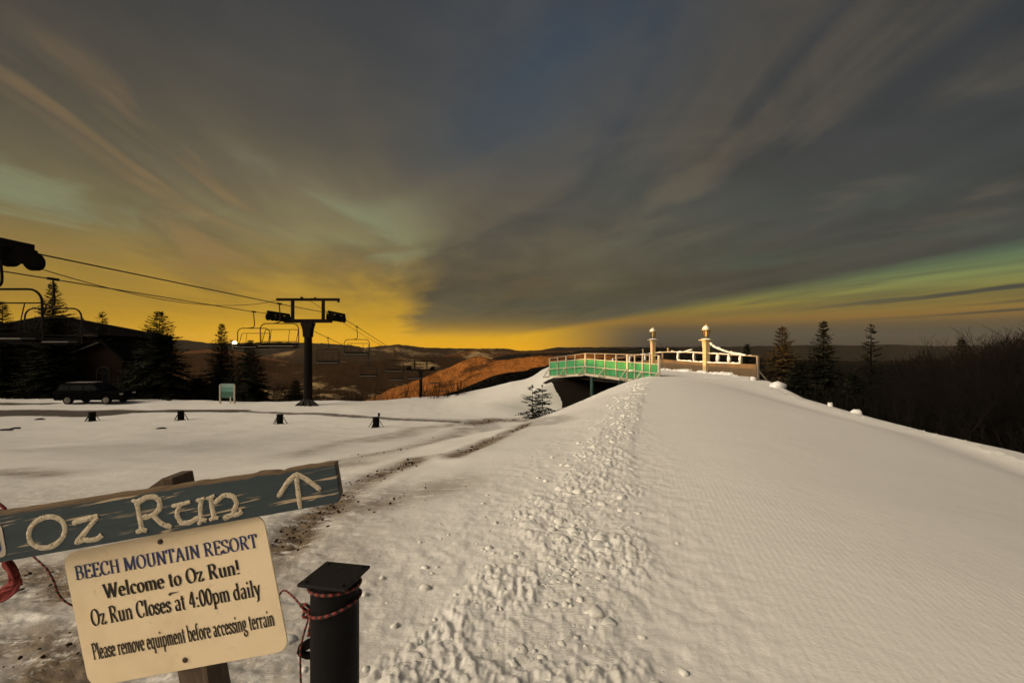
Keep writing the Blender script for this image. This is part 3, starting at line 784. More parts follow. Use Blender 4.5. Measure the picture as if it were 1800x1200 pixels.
# ------------------------------------------------------------------ serif lettering drawn with a broad-nib pen
def L(*p): return [(p[i], p[i+1]) for i in range(0, len(p), 2)]
def A(cx, cy, rx, ry, a0, a1, n=14):
    return [(cx+rx*math.cos(R(a0+(a1-a0)*i/n)), cy+ry*math.sin(R(a0+(a1-a0)*i/n))) for i in range(n+1)]
XH = 0.66
def se(x, y, w=0.26): return ('s', x, y, w)
def glyphs():
    g = {}
    g['B'] = (0.66, [L(.16, 0, .16, 1), L(.16, 1, .32, 1)+A(.32, .77, .2, .23, 90, -90), L(.16, .54, .34, .54)+A(.34, .27, .24, .27, 90, -90)+L(.34, 0, .16, 0), se(.12, 1, .22), se(.12, 0, .22)])
    g['E'] = (0.62, [L(.16, 0, .16, 1), L(.16, 1, .56, 1), L(.16, .52, .42, .52), L(.16, 0, .58, 0), L(.55, 1, .55, .80), L(.42, .62, .42, .42), L(.58, 0, .58, .22), se(.12, 1, .22), se(.12, 0, .22)])
    g['C'] = (0.70, [A(.40, .5, .31, .50, 50, 310, 22), L(.60, .98, .60, .68), L(.61, .12, .61, .22)])
    g['H'] = (0.76, [L(.16, 0, .16, 1), L(.60, 0, .60, 1), L(.16, .52, .60, .52)]+[se(x, y, .28) for x in (.16, .60) for y in (0, 1)])
    g['M'] = (0.94, [L(.15, 0, .15, 1), L(.15, 1, .47, .03), L(.47, .03, .79, 1), L(.79, 0, .79, 1), se(.13, 0, .24), se(.13, 1, .2), se(.80, 0, .28), se(.82, 1, .2)])
    g['O'] = (0.76, [A(.38, .5, .29, .49, 90, 450, 28)])
    g['U'] = (0.74, [L(.16, 1, .16, .3)+A(.37, .3, .21, .29, 180, 360)+L(.58, .3, .58, 1), se(.16, 1, .28), se(.58, 1, .24)])
    g['N'] = (0.76, [L(.15, 0, .15, 1), L(.15, 1, .61, .02), L(.61, 0, .61, 1), se(.15, 0, .24), se(.12, 1, .2), se(.61, 1, .24)])
    g['T'] = (0.66, [L(.33, 0, .33, 1), L(.06, 1, .60, 1), L(.065, 1, .065, .76), L(.595, 1, .595, .76), se(.33, 0, .28)])
    g['A'] = (0.74, [L(.10, 0, .36, 1), L(.36, 1, .62, 0), L(.19, .34, .54, .34), se(.10, 0, .22), se(.62, 0, .28)])
    g['I'] = (0.36, [L(.18, 0, .18, 1), se(.18, 0, .28), se(.18, 1, .28)])
    g['R'] = (0.72, [L(.16, 0, .16, 1), L(.16, 1, .33, 1)+A(.33, .76, .2, .24, 90, -90)+L(.33, .52, .16, .52), L(.33, .52, .60, 0), se(.12, 1, .22), se(.16, 0, .28), se(.62, 0, .18)])
    g['S'] = (0.58, [A(.29, .75, .20, .235, 35, 210, 12)+L(.20, .60, .40, .44)+A(.29, .26, .21, .25, 40, -145, 12), L(.47, .97, .47, .72), L(.10, .03, .10, .28)])
    g['W'] = (1.04, [L(.10, 1, .32, 0), L(.32, 0, .52, .92), L(.50, 1, .72, 0), L(.72, 0, .95, 1), se(.10, 1, .24), se(.50, 1, .22), se(.94, 1, .2)])
    g['P'] = (0.62, [L(.16, 0, .16, 1), L(.16, 1, .33, 1)+A(.33, .75, .22, .25, 90, -90)+L(.33, .5, .16, .5), se(.12, 1, .22), se(.16, 0, .28)])
    x = XH
    g['e'] = (0.50, [L(.09, .36, .41, .36)+A(.25, .36, .17, x-.37, 0, 90, 7)+A(.25, .33, .17, x-.34, 90, 180, 7)+A(.27, .30, .19, .29, 180, 325, 10)])
    g['l'] = (0.30, [L(.15, 0, .15, 1.03), se(.15, 0, .24), se(.09, 1.02, .10)])
    g['c'] = (0.48, [A(.27, .33, .18, .32, 55, 310, 16), L(.40, .60, .40, .47)])
    g['o'] = (0.54, [A(.27, .33, .19, .32, 90, 450, 22)])
    arch = lambda a, b: A((a+b)/2, x-.20, (b-a)/2, .19, 170, 0, 10)+L(b, x-.2, b, 0)
    g['m'] = (0.86, [L(.14, 0, .14, x), arch(.14, .43), arch(.43, .72), se(.14, 0, .22), se(.43, 0, .2), se(.72, 0, .22), se(.10, x, .12)])
    g['n'] = (0.60, [L(.14, 0, .14, x), arch(.14, .45), se(.14, 0, .22), se(.45, 0, .22), se(.10, x, .12)])
    g['t'] = (0.36, [L(.16, .86, .16, .14)+A(.25, .13, .09, .12, 180, 300, 6), L(.03, x, .31, x)])
    g['z'] = (0.48, [L(.08, x-.02, .40, x-.02), L(.39, x, .08, .02), L(.08, .02, .41, .02), L(.085, x, .085, x-.14), L(.41, .02, .41, .18)])
    g['u'] = (0.60, [L(.14, x, .14, .2)+A(.29, .2, .15, .19, 180, 320, 8), L(.45, x, .45, 0), se(.10, x, .14), se(.41, x, .14), se(.49, 0, .12)])
    g['!'] = (0.32, [L(.15, .30, .15, 1.0), L(.15, 0, .15, .10)])
    g['s'] = (0.42, [A(.21, .49, .13, .16, 30, 200, 8)+L(.14, .40, .28, .28)+A(.20, .17, .14, .16, 30, -150, 8), L(.34, .64, .34, .48), L(.07, .03, .07, .19)])
    g['a'] = (0.54, [A(.24, .47, .15, .18, 160, 0, 8)+L(.39, .47, .39, .09)+A(.45, .09, .06, .08, 180, 290, 4), L(.39, .40, .25, .33)+A(.22, .18, .13, .17, 110, 320, 10)+L(.33, .08, .39, .15)])
    bowl = A(.31, .33, .18, .32, 130, -130, 16)
    g['p'] = (0.58, [L(.14, -.32, .14, x), bowl, se(.14, -.32, .24), se(.10, x, .12)])
    g['b'] = (0.58, [L(.14, 0, .14, 1.03), bowl, se(.09, 1.02, .10)])
    lb = A(.25, .33, .18, .32, 50, 310, 16)
    g['d'] = (0.58, [L(.42, 0, .42, 1.03), lb, se(.37, 1.02, .10), se(.47, 0, .12)])
    g['q'] = (0.58, [L(.42, -.32, .42, x), lb, se(.42, -.32, .24)])
    g['i'] = (0.30, [L(.15, 0, .15, x), L(.15, .84, .15, .98), se(.15, 0, .24), se(.10, x, .12)])
    g['y'] = (0.54, [L(.08, x, .28, .03), L(.45, x, .25, -.12)+A(.15, -.18, .11, .13, 20, -120, 6), se(.09, x, .22), se(.45, x, .17)])
    g['0'] = (0.54, [A(.27, .5, .19, .49, 90, 450, 24)])
    g['4'] = (0.56, [L(.36, 0, .36, 1), L(.36, 1, .06, .30), L(.05, .27, .50, .27)])
    g[':'] = (0.30, [L(.15, 0, .15, .13), L(.15, .48, .15, .61)])
    g['r'] = (0.44, [L(.14, 0, .14, x), A(.32, x-.22, .18, .22, 160, 75, 5), L(.37, x, .37, x-.13), se(.14, 0, .24), se(.10, x, .12)])
    g['v'] = (0.54, [L(.09, x, .28, 0), L(.28, 0, .46, x), se(.09, x, .22), se(.45, x, .17)])
    g['f'] = (0.36, [L(.15, 0, .15, .78)+A(.27, .80, .12, .22, 180, 50, 7), L(.04, x, .32, x), se(.15, 0, .24)])
    g['g'] = (0.54, [A(.24, .44, .15, .21, 90, 450, 18), L(.18, .24, .12, .12)+L(.16, .04, .36, 0)+A(.30, -.16, .16, .15, 70, -110, 8)+A(.22, -.17, .15, .14, 250, 130, 8), L(.34, .58, .50, .62)])
    return g
GL = glyphs()
def pen_strip(pts, thick, thin, nib=18.0):
    out_l, out_r = [], []
    nx, ny = math.cos(R(nib)), math.sin(R(nib))
    for i, p in enumerate(pts):
        a = pts[max(i-1, 0)]; b = pts[min(i+1, len(pts)-1)]
        dx_, dy_ = b[0]-a[0], b[1]-a[1]; l_ = math.hypot(dx_, dy_) or 1.0
        dx_ /= l_; dy_ /= l_
        w = thin+(thick-thin)*abs(dx_*ny-dy_*nx)**1.2
        out_l.append((p[0]-dy_*w/2, p[1]+dx_*w/2)); out_r.append((p[0]+dy_*w/2, p[1]-dx_*w/2))
    return out_l, out_r
def text_mesh(text, cap_h, width, place, name, mt, parent, thick=0.155, thin=0.05, gap=0.0, proud=0.0012):
    """place(u, v) -> point on the panel; u runs along the baseline from 0 to width."""
    adv = sum(GL[ch][0]+gap if ch != ' ' else 0.30 for ch in text)
    sx = width/adv
    vs, fs = [], []; pen = 0.0; lift = 0
    for ch in text:
        if ch == ' ': pen += 0.30; continue
        w, strokes = GL[ch]
        for st in strokes:
            lift = (lift+1) % 9
            off = proud+lift*0.00006
            if st[0] == 's':
                _, x, y, sw = st
                t_ = thin*0.9
                yy = y+(t_/2 if y <= 0.001 else -t_/2)
                poly = [(x-sw/2, yy-t_/2), (x+sw/2, yy-t_/2), (x+sw/2, yy+t_/2), (x-sw/2, yy+t_/2)]
                b = len(vs); vs += [place((pen+q[0])*sx, q[1]*cap_h, off) for q in poly]; fs.append((b, b+1, b+2, b+3)); continue
            lft, rgt = pen_strip(st, thick, thin)
            b = len(vs)
            for l_, r_ in zip(lft, rgt):
                vs += [place((pen+l_[0])*sx, l_[1]*cap_h, off), place((pen+r_[0])*sx, r_[1]*cap_h, off)]
            for i in range(len(st)-1): fs.append((b+2*i, b+2*i+1, b+2*i+3, b+2*i+2))
        pen += w+gap
    return link_mesh(name, vs, fs, mt, parent)

# ------------------------------------------------------------------ the leaning wooden trail sign
DS = 1.34
TL = 10.2                         # roll of the whole sign, degrees
lean = Matrix.Rotation(-R(TL), 3, 'Y')     # rotates x towards +z
org = at(300, 1055, DS)
sign = thing('trail_sign', 'leaning wooden trail sign with blue arrow board above a cream notice panel', 'sign', tuple(org))
sign.rotation_euler = (0, -R(TL), 0)
bpy.context.view_layer.update()
def loc_of(p): return lean.inverted() @ (Vector(p)-org)
def loc_px(px, py, D): return loc_of(at(px, py, D))
# post: a square 9 cm post, cut aslant at the top
f_l = loc_px(312, 1188, DS+.006); f_r = loc_px(362, 1180, DS+.006)
pw = f_r.x-f_l.x
zt = loc_px(300, 838, DS+.006).z; zb = -1.15
pm = MB()
x0, x1 = f_l.x, f_l.x+0.088
prof = [(x0, zb), (x1, zb), (x1, zt-0.004), (x0+0.055, zt), (x0, zt-0.026)]
pm.prism([Vector((a, DS+.006-DS, b)) for a, b in prof], (0, 0.09, 0))
pm.build('post', M['post_wood'], sign, bevel=0.004)
# blue board: a real slab between its four measured corners, slightly tapered
cL, cR = 1.27, 1.345
bt = {'tl': at(-75, 912, cL-.01), 'tr': at(587, 811, cR), 'br': at(599, 882, cR), 'bl': at(-75, 1001, cL-.01)}
bt = {k: loc_of(q) for k, q in bt.items()}
def bq(s, t, off=0.0):           # s along the board 0..1, t up 0..1
    lo = bt['bl'].lerp(bt['br'], s); hi = bt['tl'].lerp(bt['tr'], s)
    p = lo.lerp(hi, t); n = ((bt['br']-bt['bl']).cross(bt['tl']-bt['bl'])).normalized()
    return p+n*off, n
NS, NTT = 90, 12
vs, fs, worn = [], [], []
thk = 0.036
for k in range(2):
    for i in range(NS+1):
        s_ = i/NS
        nick = 0.0
        nick = -0.035*max(0, 1-abs(s_-0.846)/0.012)-0.05*float(vnoise(np.array([s_*37.0]), np.array([3.0]))[0])*(0.3+0.7*(s_ > .4))
        for j in range(NTT+1):
            t_ = j/NTT
            tt = t_ if j < NTT else 1.0+nick
            ss = s_
            if s_ > 0.985 and (t_ < 0.17): ss = s_-0.010*(1-t_/0.17)
            p, n_ = bq(ss, tt if j == NTT else t_*(1+nick*t_), 0.0)
            p = p+(-n_ if n_.y > 0 else n_)*(0.0 if k == 0 else -thk)
            vs.append(p)
            edge = max(0.0, (t_-0.90)/0.10)*1.0
            dark = 0.0
            worn.append(min(1.0, edge+(1.0 if k == 1 else 0)))
B = (NS+1)*(NTT+1)
idx = lambda k, i, j: k*B+i*(NTT+1)+j
for k in range(2):
    for i in range(NS):
        for j in range(NTT):
            q = (idx(k, i, j), idx(k, i+1, j), idx(k, i+1, j+1), idx(k, i, j+1))
            fs.append(q if k == 0 else tuple(reversed(q)))
for i in range(NS):
    fs.append((idx(0, i, NTT), idx(0, i+1, NTT), idx(1, i+1, NTT), idx(1, i, NTT)))
    fs.append((idx(1, i, 0), idx(1, i+1, 0), idx(0, i+1, 0), idx(0, i, 0)))
for j in range(NTT):
    fs.append((idx(0, NS, j), idx(1, NS, j), idx(1, NS, j+1), idx(0, NS, j+1)))
    fs.append((idx(1, 0, j), idx(0, 0, j), idx(0, 0, j+1), idx(1, 0, j+1)))
board = link_mesh('arrow_board', vs, fs, M['board'], sign)
a = board.data.attributes.new('worn', 'FLOAT', 'POINT'); a.data.foreach_set('value', worn)
board['label'] = 'blue grey board with flaking paint'
# routed lettering: rounded cream strokes lying in the board's face
bn = bq(0.5, 0.5)[1]; bn = bn if bn.y < 0 else -bn
bo = bt['bl']; bx = (bt['br']-bt['bl']).normalized()
def on_board(px, py):            # meet the line of sight with the board's face
    o_ = loc_of((0, 0, EYE)); d_ = loc_px(px, py, 1.0)-o_
    t_ = (bo-o_).dot(bn)/d_.dot(bn)
    return o_+d_*t_
def routed(strokes, w, name, mt, parent, off0=0.0):
    vs, fs = [], []
    for si, st in enumerate(strokes):
        ww = w
        if isinstance(st, tuple): st, ww = st
        pts = []
        for i in range(len(st)-1):
            for q in range(6):
                pts.append((st[i][0]+(st[i+1][0]-st[i][0])*q/6, st[i][1]+(st[i+1][1]-st[i][1])*q/6))
        pts.append(st[-1])
        for _ in range(2):
            pts = [pts[0]]+[((pts[i-1][0]+2*pts[i][0]+pts[i+1][0])/4, (pts[i-1][1]+2*pts[i][1]+pts[i+1][1])/4) for i in range(1, len(pts)-1)]+[pts[-1]]
        b = len(vs)
        for i, p in enumerate(pts):
            a_ = pts[max(i-1, 0)]; c_ = pts[min(i+1, len(pts)-1)]
            dx_, dy_ = c_[0]-a_[0], c_[1]-a_[1]; l_ = math.hypot(dx_, dy_) or 1
            nx, ny = -dy_/l_, dx_/l_
            h = ww/2*(0.92+0.22*rng.random())
            if i in (0, len(pts)-1): h *= 0.7
            for q, lift in ((-1, 0.0004), (-0.55, 0.0022), (0, 0.0028), (0.55, 0.0022), (1, 0.0004)):
                vs.append(on_board(p[0]+nx*h*q, p[1]+ny*h*q)+bn*(lift+off0+si*0.00008))
        for i in range(len(pts)-1):
            for q in range(4): fs.append((b+5*i+q, b+5*i+q+1, b+5*(i+1)+q+1, b+5*(i+1)+q))
    o = link_mesh(name, vs, fs, mt, parent, True)
    return o
ring = [(82.5+32*math.cos(R(a_))+3*math.sin(R(a_))*0, 935-27*math.sin(R(a_))+(-0.16)*32*math.cos(R(a_))) for a_ in range(95, 460, 15)]
routed([ring], 9, 'carved_letter', M['cream_paint'], board)
routed([[(129, 921), (133, 917), (150, 912), (173, 906)], [(172, 907), (152, 932), (134, 953)], [(132, 954), (146, 948), (160, 949), (172, 946), (180, 939)]], 9, 'carved_letter', M['cream_paint'], board)
routed([[(240, 880), (245, 905), (250, 932)], [(242, 883), (258, 873), (272, 872), (281, 880), (281, 893), (270, 905), (251, 909)], [(270, 906), (284, 920), (302, 926)], ([(232, 879), (241, 881), (249, 876)], 6), ([(240, 935), (250, 930), (259, 932)], 8)], 9, 'carved_letter', M['cream_paint'], board)
routed([([(302, 889), (318, 886), (335, 881)], 7), [(317, 887), (310, 903), (318, 919), (334, 918), (350, 908)], [(354, 876), (352, 895), (354, 914)], ([(345, 880), (354, 877), (361, 874)], 6), ([(349, 921), (355, 913), (364, 914)], 7)], 8.5, 'carved_letter', M['cream_paint'], board)
routed([[(371, 874), (373, 892), (377, 910)], [(377, 884), (394, 869), (410, 871), (417, 884), (409, 901)], [(393, 911), (407, 905), (419, 903), (426, 897)], ([(363, 876), (372, 873), (378, 870)], 6), ([(369, 914), (377, 909), (385, 910)], 7)], 8.5, 'carved_letter', M['cream_paint'], board)
routed([[(520.5, 833), (523, 855), (528, 893)], [(521, 832.5), (506, 846), (489, 873)], [(519, 832), (538, 841), (564, 861)]], 8.5, 'carved_arrow', M['cream_paint'], board)
# trail marker at the left end: a rounded white square round a blue one
def patch(corners, name, mt, off, parent, r=0.2):
    n = len(corners); pts = []
    for i in range(n):
        p0, p1, p2 = corners[i-1], corners[i], corners[(i+1) % n]
        for q in range(6):
            t_ = q/5
            a_ = (p1[0]+(p0[0]-p1[0])*r, p1[1]+(p0[1]-p1[1])*r); c_ = (p1[0]+(p2[0]-p1[0])*r, p1[1]+(p2[1]-p1[1])*r)
            pts.append(((1-t_)**2*a_[0]+2*t_*(1-t_)*p1[0]+t_*t_*c_[0], (1-t_)**2*a_[1]+2*t_*(1-t_)*p1[1]+t_*t_*c_[1]))
    m_ = MB(); m_.prism([on_board(*p)+bn*off for p in pts], bn*0.001)
    return m_.build(name, mt, parent)
patch([(-52, 928), (3, 919), (13, 977), (-42, 986)], 'trail_marker', M['white_post'], 0.0006, board)
patch([(-43, 936), (-5, 930), (5, 969), (-34, 976)], 'marker_square', M['blue_paint'], 0.0020, board)
# cream notice panel with rounded corners
pc = [loc_px(109, 973, DS), loc_px(462, 902, DS), loc_px(509, 1143, DS), loc_px(156, 1208, DS)]
def rounded(cs, r, n=7):
    out = []
    for i in range(len(cs)):
        p0, p1, p2 = cs[i-1], cs[i], cs[(i+1) % len(cs)]
        a_ = p1+(p0-p1).normalized()*r; c_ = p1+(p2-p1).normalized()*r
        for q in range(n+1):
            t_ = q/n; out.append(a_*(1-t_)**2+p1*2*t_*(1-t_)+c_*t_*t_)
    return out
for q in pc: q.y = 0.0
pan = MB(); pan.prism(rounded(pc, 0.042), (0, 0.004, 0))
panel = pan.build('notice_panel', M['panel'], sign, bevel=0.0012, seg=1)
panel['label'] = 'cream panel with rounded corners and printed notice'
def line(text, p0, p1, cap_px, mt, **kw):
    a_ = loc_px(p0[0], p0[1], DS); b_ = loc_px(p1[0], p1[1], DS); a_.y = b_.y = 0
    d_ = (b_-a_); wdt = d_.length; d_.normalize(); up = Vector((-d_.z, 0, d_.x))
    return text_mesh(text, cap_px/FPX*DS, wdt, lambda u_, v_, off: a_+d_*u_+up*v_+Vector((0, -off, 0)), 'lettering', mt, panel, **kw)
line('BEECH MOUNTAIN RESORT', (134, 1018.5), (455, 961), 23.5, M['ink_blue'], thick=0.15)
line('Welcome to Oz Run!', (184, 1051.5), (424, 1007.5), 25.5, M['ink_black'], thick=0.175)
line('Oz Run Closes at 4:00pm daily', (162, 1099.5), (460, 1045.5), 28.5, M['ink_black'], thick=0.16)
line('Please remove equipment before accessing terrain', (165, 1158.5), (484, 1098), 28.0, M['ink_black'], thick=0.155)
for (px, py) in ((282, 951.5), (325.5, 1159)):
    q = loc_px(px, py, DS); sm_ = MB(); sm_.lathe((q.x, -0.0001, q.z), [(0.0078, 0.0005), (0.0078, -0.002), (0.005, -0.0042), (0.0015, -0.0045)], 14, 'y')
    sm_.build('screw', M['screw'], panel, True)
q = loc_px(299, 1043.5, DS); q2 = loc_px(315, 1039, DS); sm_ = MB(); sm_.prism([Vector((q.x-.006, -.0006, q.z)), Vector((q.x, -.0006, q.z-.005)), Vector((q.x+.006, -.0006, q.z-.001)), Vector((q2.x, -.0006, q2.z)), Vector((q.x+.001, -.0006, q.z+.005))], (0, -0.0006, 0))
sm_.build('rust_stain', M['screw'], panel)

# ------------------------------------------------------------------ black barrier posts and the red cord
def barrier_post(label, top):
    t = thing('barrier_post', label, 'post', (top[0], top[1], ground(top[0], top[1])-0.05), R(-11), 'black barrier posts at the start of the run')
    H = top[2]-t.location.z
    s_ = MB(); s_.lathe((0, 0, 0), [(0.0625, 0), (0.0625, H-0.008)], 40); s_.build('shaft', M['black_steel'], t, True)
    cp = MB(); cp.box((0, 0, H-0.004), (0.137, 0.132, 0.008)); cp.build('cap_plate', M['cap_steel'], t, bevel=0.0015)
    for (a_, b_) in ((-1, -1), (1, -1), (-1, 1), (1, 1)):
        bo_ = MB(); bo_.lathe((a_*0.053, b_*0.05, H), [(0.0055, -0.001), (0.0055, 0.0025), (0.003, 0.004)], 10); bo_.build('bolt', M['cap_steel'], t, True)
    return t, H
tp = at(589, 1009, 1.24)
bp_t, bp_H = barrier_post('black round steel post with square cap plate, red cord tied round it', tp)
hm_ = MB()                         # cleat on the left side
cz = EYE-(1143-HZ)/FPX*1.24-bp_t.location.z
hm_.tube([(-0.055, 0, cz+0.012), (-0.075, -0.005, cz+0.014), (-0.095, -0.008, cz+0.002), (-0.102, -0.008, cz-0.014)], [0.013, 0.013, 0.012, 0.008], 10)
hm_.tube([(-0.055, 0, cz-0.018), (-0.08, -0.005, cz-0.020), (-0.102, -0.008, cz-0.014)], [0.010, 0.010, 0.008], 10)
hm_.build('cleat', M['rubber'], bp_t, True)
tp2 = at(-52, 905, 1.55)
bp2, _ = barrier_post('black barrier post at the left edge, half behind the sign board', tp2)

def spline(pts, n=10):
    pts = [Vector(p) for p in pts]; out = []
    for i in range(len(pts)-1):
        p0 = pts[max(i-1, 0)]; p1 = pts[i]; p2 = pts[i+1]; p3 = pts[min(i+2, len(pts)-1)]
        for q in range(n):
            t_ = q/n
            out.append(0.5*((2*p1)+(p2-p0)*t_+(2*p0-5*p1+4*p2-p3)*t_*t_+(3*p1-p0-3*p2+p3)*t_**3))
    out.append(pts[-1]); return out
def cord_mesh(runs, r, name, parent=None, mt=None):
    m_ = MB(); al_ = []
    for run in runs:
        c = 0.0; k0 = len(m_.v); m_.tube(run, r, 8)
        n_ = (len(m_.v)-k0)//len(run)
        for i, p in enumerate(run):
            if i: c += (Vector(p)-Vector(run[i-1])).length
            al_ += [c]*n_
    o = m_.build(name, mt or M['braid'], parent, True)
    a_ = o.data.attributes.new('along', 'FLOAT', 'POINT'); a_.data.foreach_set('value', al_)
    return o
C0 = Vector((tp[0], tp[1], 0))
def ringp(a_, z, r=0.0665): return Vector((C0.x+r*math.cos(R(a_)), C0.y+r*math.sin(R(a_)), z))
zz = lambda py, d=1.18: EYE-(py-HZ)/FPX*d
z_top = tp[2]-0.026
run1 = [ringp(a_, z_top-0.004*math.sin(R(a_))) for a_ in range(0, 361, 10)]
run1b = [ringp(a_, z_top-0.0095+0.003*math.sin(R(a_*2))) for a_ in range(20, 381, 10)]
lowz = lambda a_: tp[2]-0.093+0.034*(0.5+0.5*math.cos(R(a_)))
run2 = [ringp(a_, lowz(a_)) for a_ in range(-170, 191, 8)]
knot = ringp(188, lowz(188), 0.073)
dk = 1.235
kn = at(541, 1074, dk)
run3 = spline([at(430, 1100, 1.40), at(480, 1060, 1.37), at(497, 1038, 1.34), at(512, 1045, 1.30), at(528, 1062, 1.26), kn])
run4 = spline([kn, at(533, 1068, dk-.01), at(529, 1063, dk-.012), at(537, 1062, dk-.012), at(544, 1068, dk-.01), kn+Vector((0.006, -.006, 0)), at(545, 1078, dk-.004), ringp(205, lowz(205), .069)])
run5 = spline([kn, at(541, 1090, dk), at(535, 1110, dk), at(529, 1135, dk), at(528, 1160, dk), at(529, 1205, dk), at(534, 1300, dk), at(540, 1390, dk)])
run6 = spline([kn, at(546, 1085, dk-.01), at(545, 1100, dk-.01), at(542, 1117, dk-.01)])
kb = spline([kn+Vector((-.008, -.008, .006)), kn+Vector((.008, -.012, .004)), kn+Vector((.007, -.008, -.009)), kn+Vector((-.007, -.012, -.007)), kn+Vector((-.004, -.004, .008))], 6)
run7 = spline([at(430, 1100, 1.40), at(280, 1120, 1.44), at(160, 1075, 1.42), at(122, 1061, 1.41), at(104, 1045, 1.41), at(95, 1022, 1.41), at(84, 1002, 1.41), at(66, 984, 1.42), at(45, 968, 1.43), at(10, 950, 1.46), at(-30, 955, 1.50)])
cord = cord_mesh([run1, run2, run4, run6, kb], 0.0040, 'braided_cord')
tag(cord, 'red and black braided cord knotted round the black post and running behind the sign', 'cord')
thinc = cord_mesh([run3, run5, run7], 0.0028, 'cord_tail', cord)
coil = []
for k in range(8):
    j = lambda sc_: sc_*(rng.random()-.5)
    coil.append(spline([at(-30, 955, 1.50), at(2+j(26), 978+j(10), 1.45-.006*k), at(16+j(22), 996+j(14), 1.44-.006*k), at(24+j(26), 1016+j(16), 1.43-.006*k), at(14+j(24), 1038+j(18), 1.44), at(-12+j(16), 1056+j(18), 1.46), at(-45, 1040, 1.52), at(-50, 985, 1.53), at(-30, 955, 1.50)]))
coil.append(spline([at(-40, 905, 1.47), at(-12, 884, 1.47), at(2, 888, 1.47), at(11, 899, 1.47), at(12, 915, 1.47), at(-5, 950, 1.49)]))
cc = MB()
for c in coil: cc.tube(c, 0.0048, 8)
tag(cc.build('rope_coil', M['rope_red'], None, True), 'loose coil of red rope hanging below the left end of the sign board', 'rope')

# ------------------------------------------------------------------ world-space building under a thing
def wb(mb, name, mt, parent, smooth=False, bevel=0.0, seg=2):
    o = mb.build(name, mt, parent, smooth, bevel, seg)
    loc = Vector((0, 0, 0)); p = parent
    while p is not None: loc += p.location; p = p.parent
    o.location = -loc
    return o
def wbc(mb, name, mt, part, smooth=False, bevel=0.0):    # sub-part of a part whose own origin was already shifted
    o = mb.build(name, mt, part, smooth, bevel); return o

# ------------------------------------------------------------------ ski bridge
bridge = thing('ski_bridge', 'wooden ski bridge with green panelled near side and snow-topped far railing', 'bridge', (8.5, 35.0, ground(8.0, 35.3)))
NR, NB, NL = (8.78, 27.0), (6.03, 37.1), (3.25, 41.3)
out = Vector((-0.95, -0.31, 0)).normalized()
def on_plan(px, a, b):           # where the sight line of column px meets the plan line a-b
    k = (px-900)/FPX
    dx_, dy_ = b[0]-a[0], b[1]-a[1]
    t_ = (k*a[1]-a[0])/(dx_-k*dy_)
    return t_, Vector((a[0]+dx_*t_, a[1]+dy_*t_, 0))
zprof = {'bot': (-0.375, -0.37, -0.88), 'ptop': (0.70, 0.79, 0.385), 'mid': (0.17, 0.18, -0.26), 'top': (1.23, 1.235, 0.72)}
def near_pt(px, key):
    if px >= 1030:
        t_, p = on_plan(px, NR, NB); a_, b_ = zprof[key][0], zprof[key][1]
    else:
        t_, p = on_plan(px, NB, NL); a_, b_ = zprof[key][1], zprof[key][2]
    return Vector((p.x, p.y, a_+(b_-a_)*t_))
postpx = [(1159.6, 2), (1144, 0), (1131, 1), (1117, 0), (1104, 2), (1084.5, 0), (1065, 1), (1047, 0), (1030, 2), (1012, 0), (996, 1), (981, 0), (967, 0)]
braces = {1159.6, 1131, 1104, 1065, 1030, 996, 967}
for i, (px, kind) in enumerate(postpx):
    b_ = near_pt(px, 'bot'); t_ = near_pt(px, 'top'); th_ = (0.07, 0.09, 0.17)[kind]
    m_ = MB(); m_.bar(b_+Vector((0, 0, -.12))+out*0.05, t_+out*0.05, th_, 0.09, up=out)
    wb(m_, 'post', M['pale_wood'], bridge, bevel=0.006)
    if i < len(postpx)-1:
        q = postpx[i+1][0]
        m_ = MB(); b2, t2 = near_pt(q, 'bot'), near_pt(q, 'ptop'); b1, t1 = near_pt(px, 'bot'), near_pt(px, 'ptop')
        m_.prism([b1+Vector((0, 0, .03)), b2+Vector((0, 0, .03)), t2, t1], out*-0.02)
        wb(m_, 'green_panel', M['green_panel'], bridge)
    if px in braces:
        m_ = MB(); mid = near_pt(px, 'mid')+Vector((0, 0, .08)); foot = b_+out*0.62+Vector((0, 0, -.02))
        m_.bar(mid+out*0.09, foot, 0.07, 0.07)
        m_.bar(b_+out*0.0+Vector((0, 0, -.08)), foot+out*0.1+Vector((0, 0, -.07)), 0.09, 0.09)
        wb(m_, 'brace', M['pale_wood'], bridge, bevel=0.005)
for a_, b_ in ((1159.6, 1030), (1030, 967)):
    for key, nm_, w_, t__ in (('top', 'top_rail', 0.10, 0.07), ('mid', 'middle_rail', 0.05, 0.06), ('bot', 'edge_beam', 0.10, 0.20), ('ptop', 'panel_cap', 0.06, 0.05)):
        m_ = MB(); p, q = near_pt(a_, key), near_pt(b_, key)
        sh = out*(0.035 if key != 'mid' else 0.125)+Vector((0, 0, -0.1 if key == 'bot' else 0))
        m_.bar(p+sh, q+sh, w_, t__)
        wb(m_, nm_, M['pale_wood'] if key != 'top' else M['grey_wood'], bridge, bevel=0.006)
m_ = MB(); p = near_pt(1113, 'mid')+out*0.13
m_.addmesh([Vector(q)*0.11+p for q in icv*np.array([1.6, 1.2, .8])], icf); wb(m_, 'snow_lump', M['snow_cap'], bridge, True)
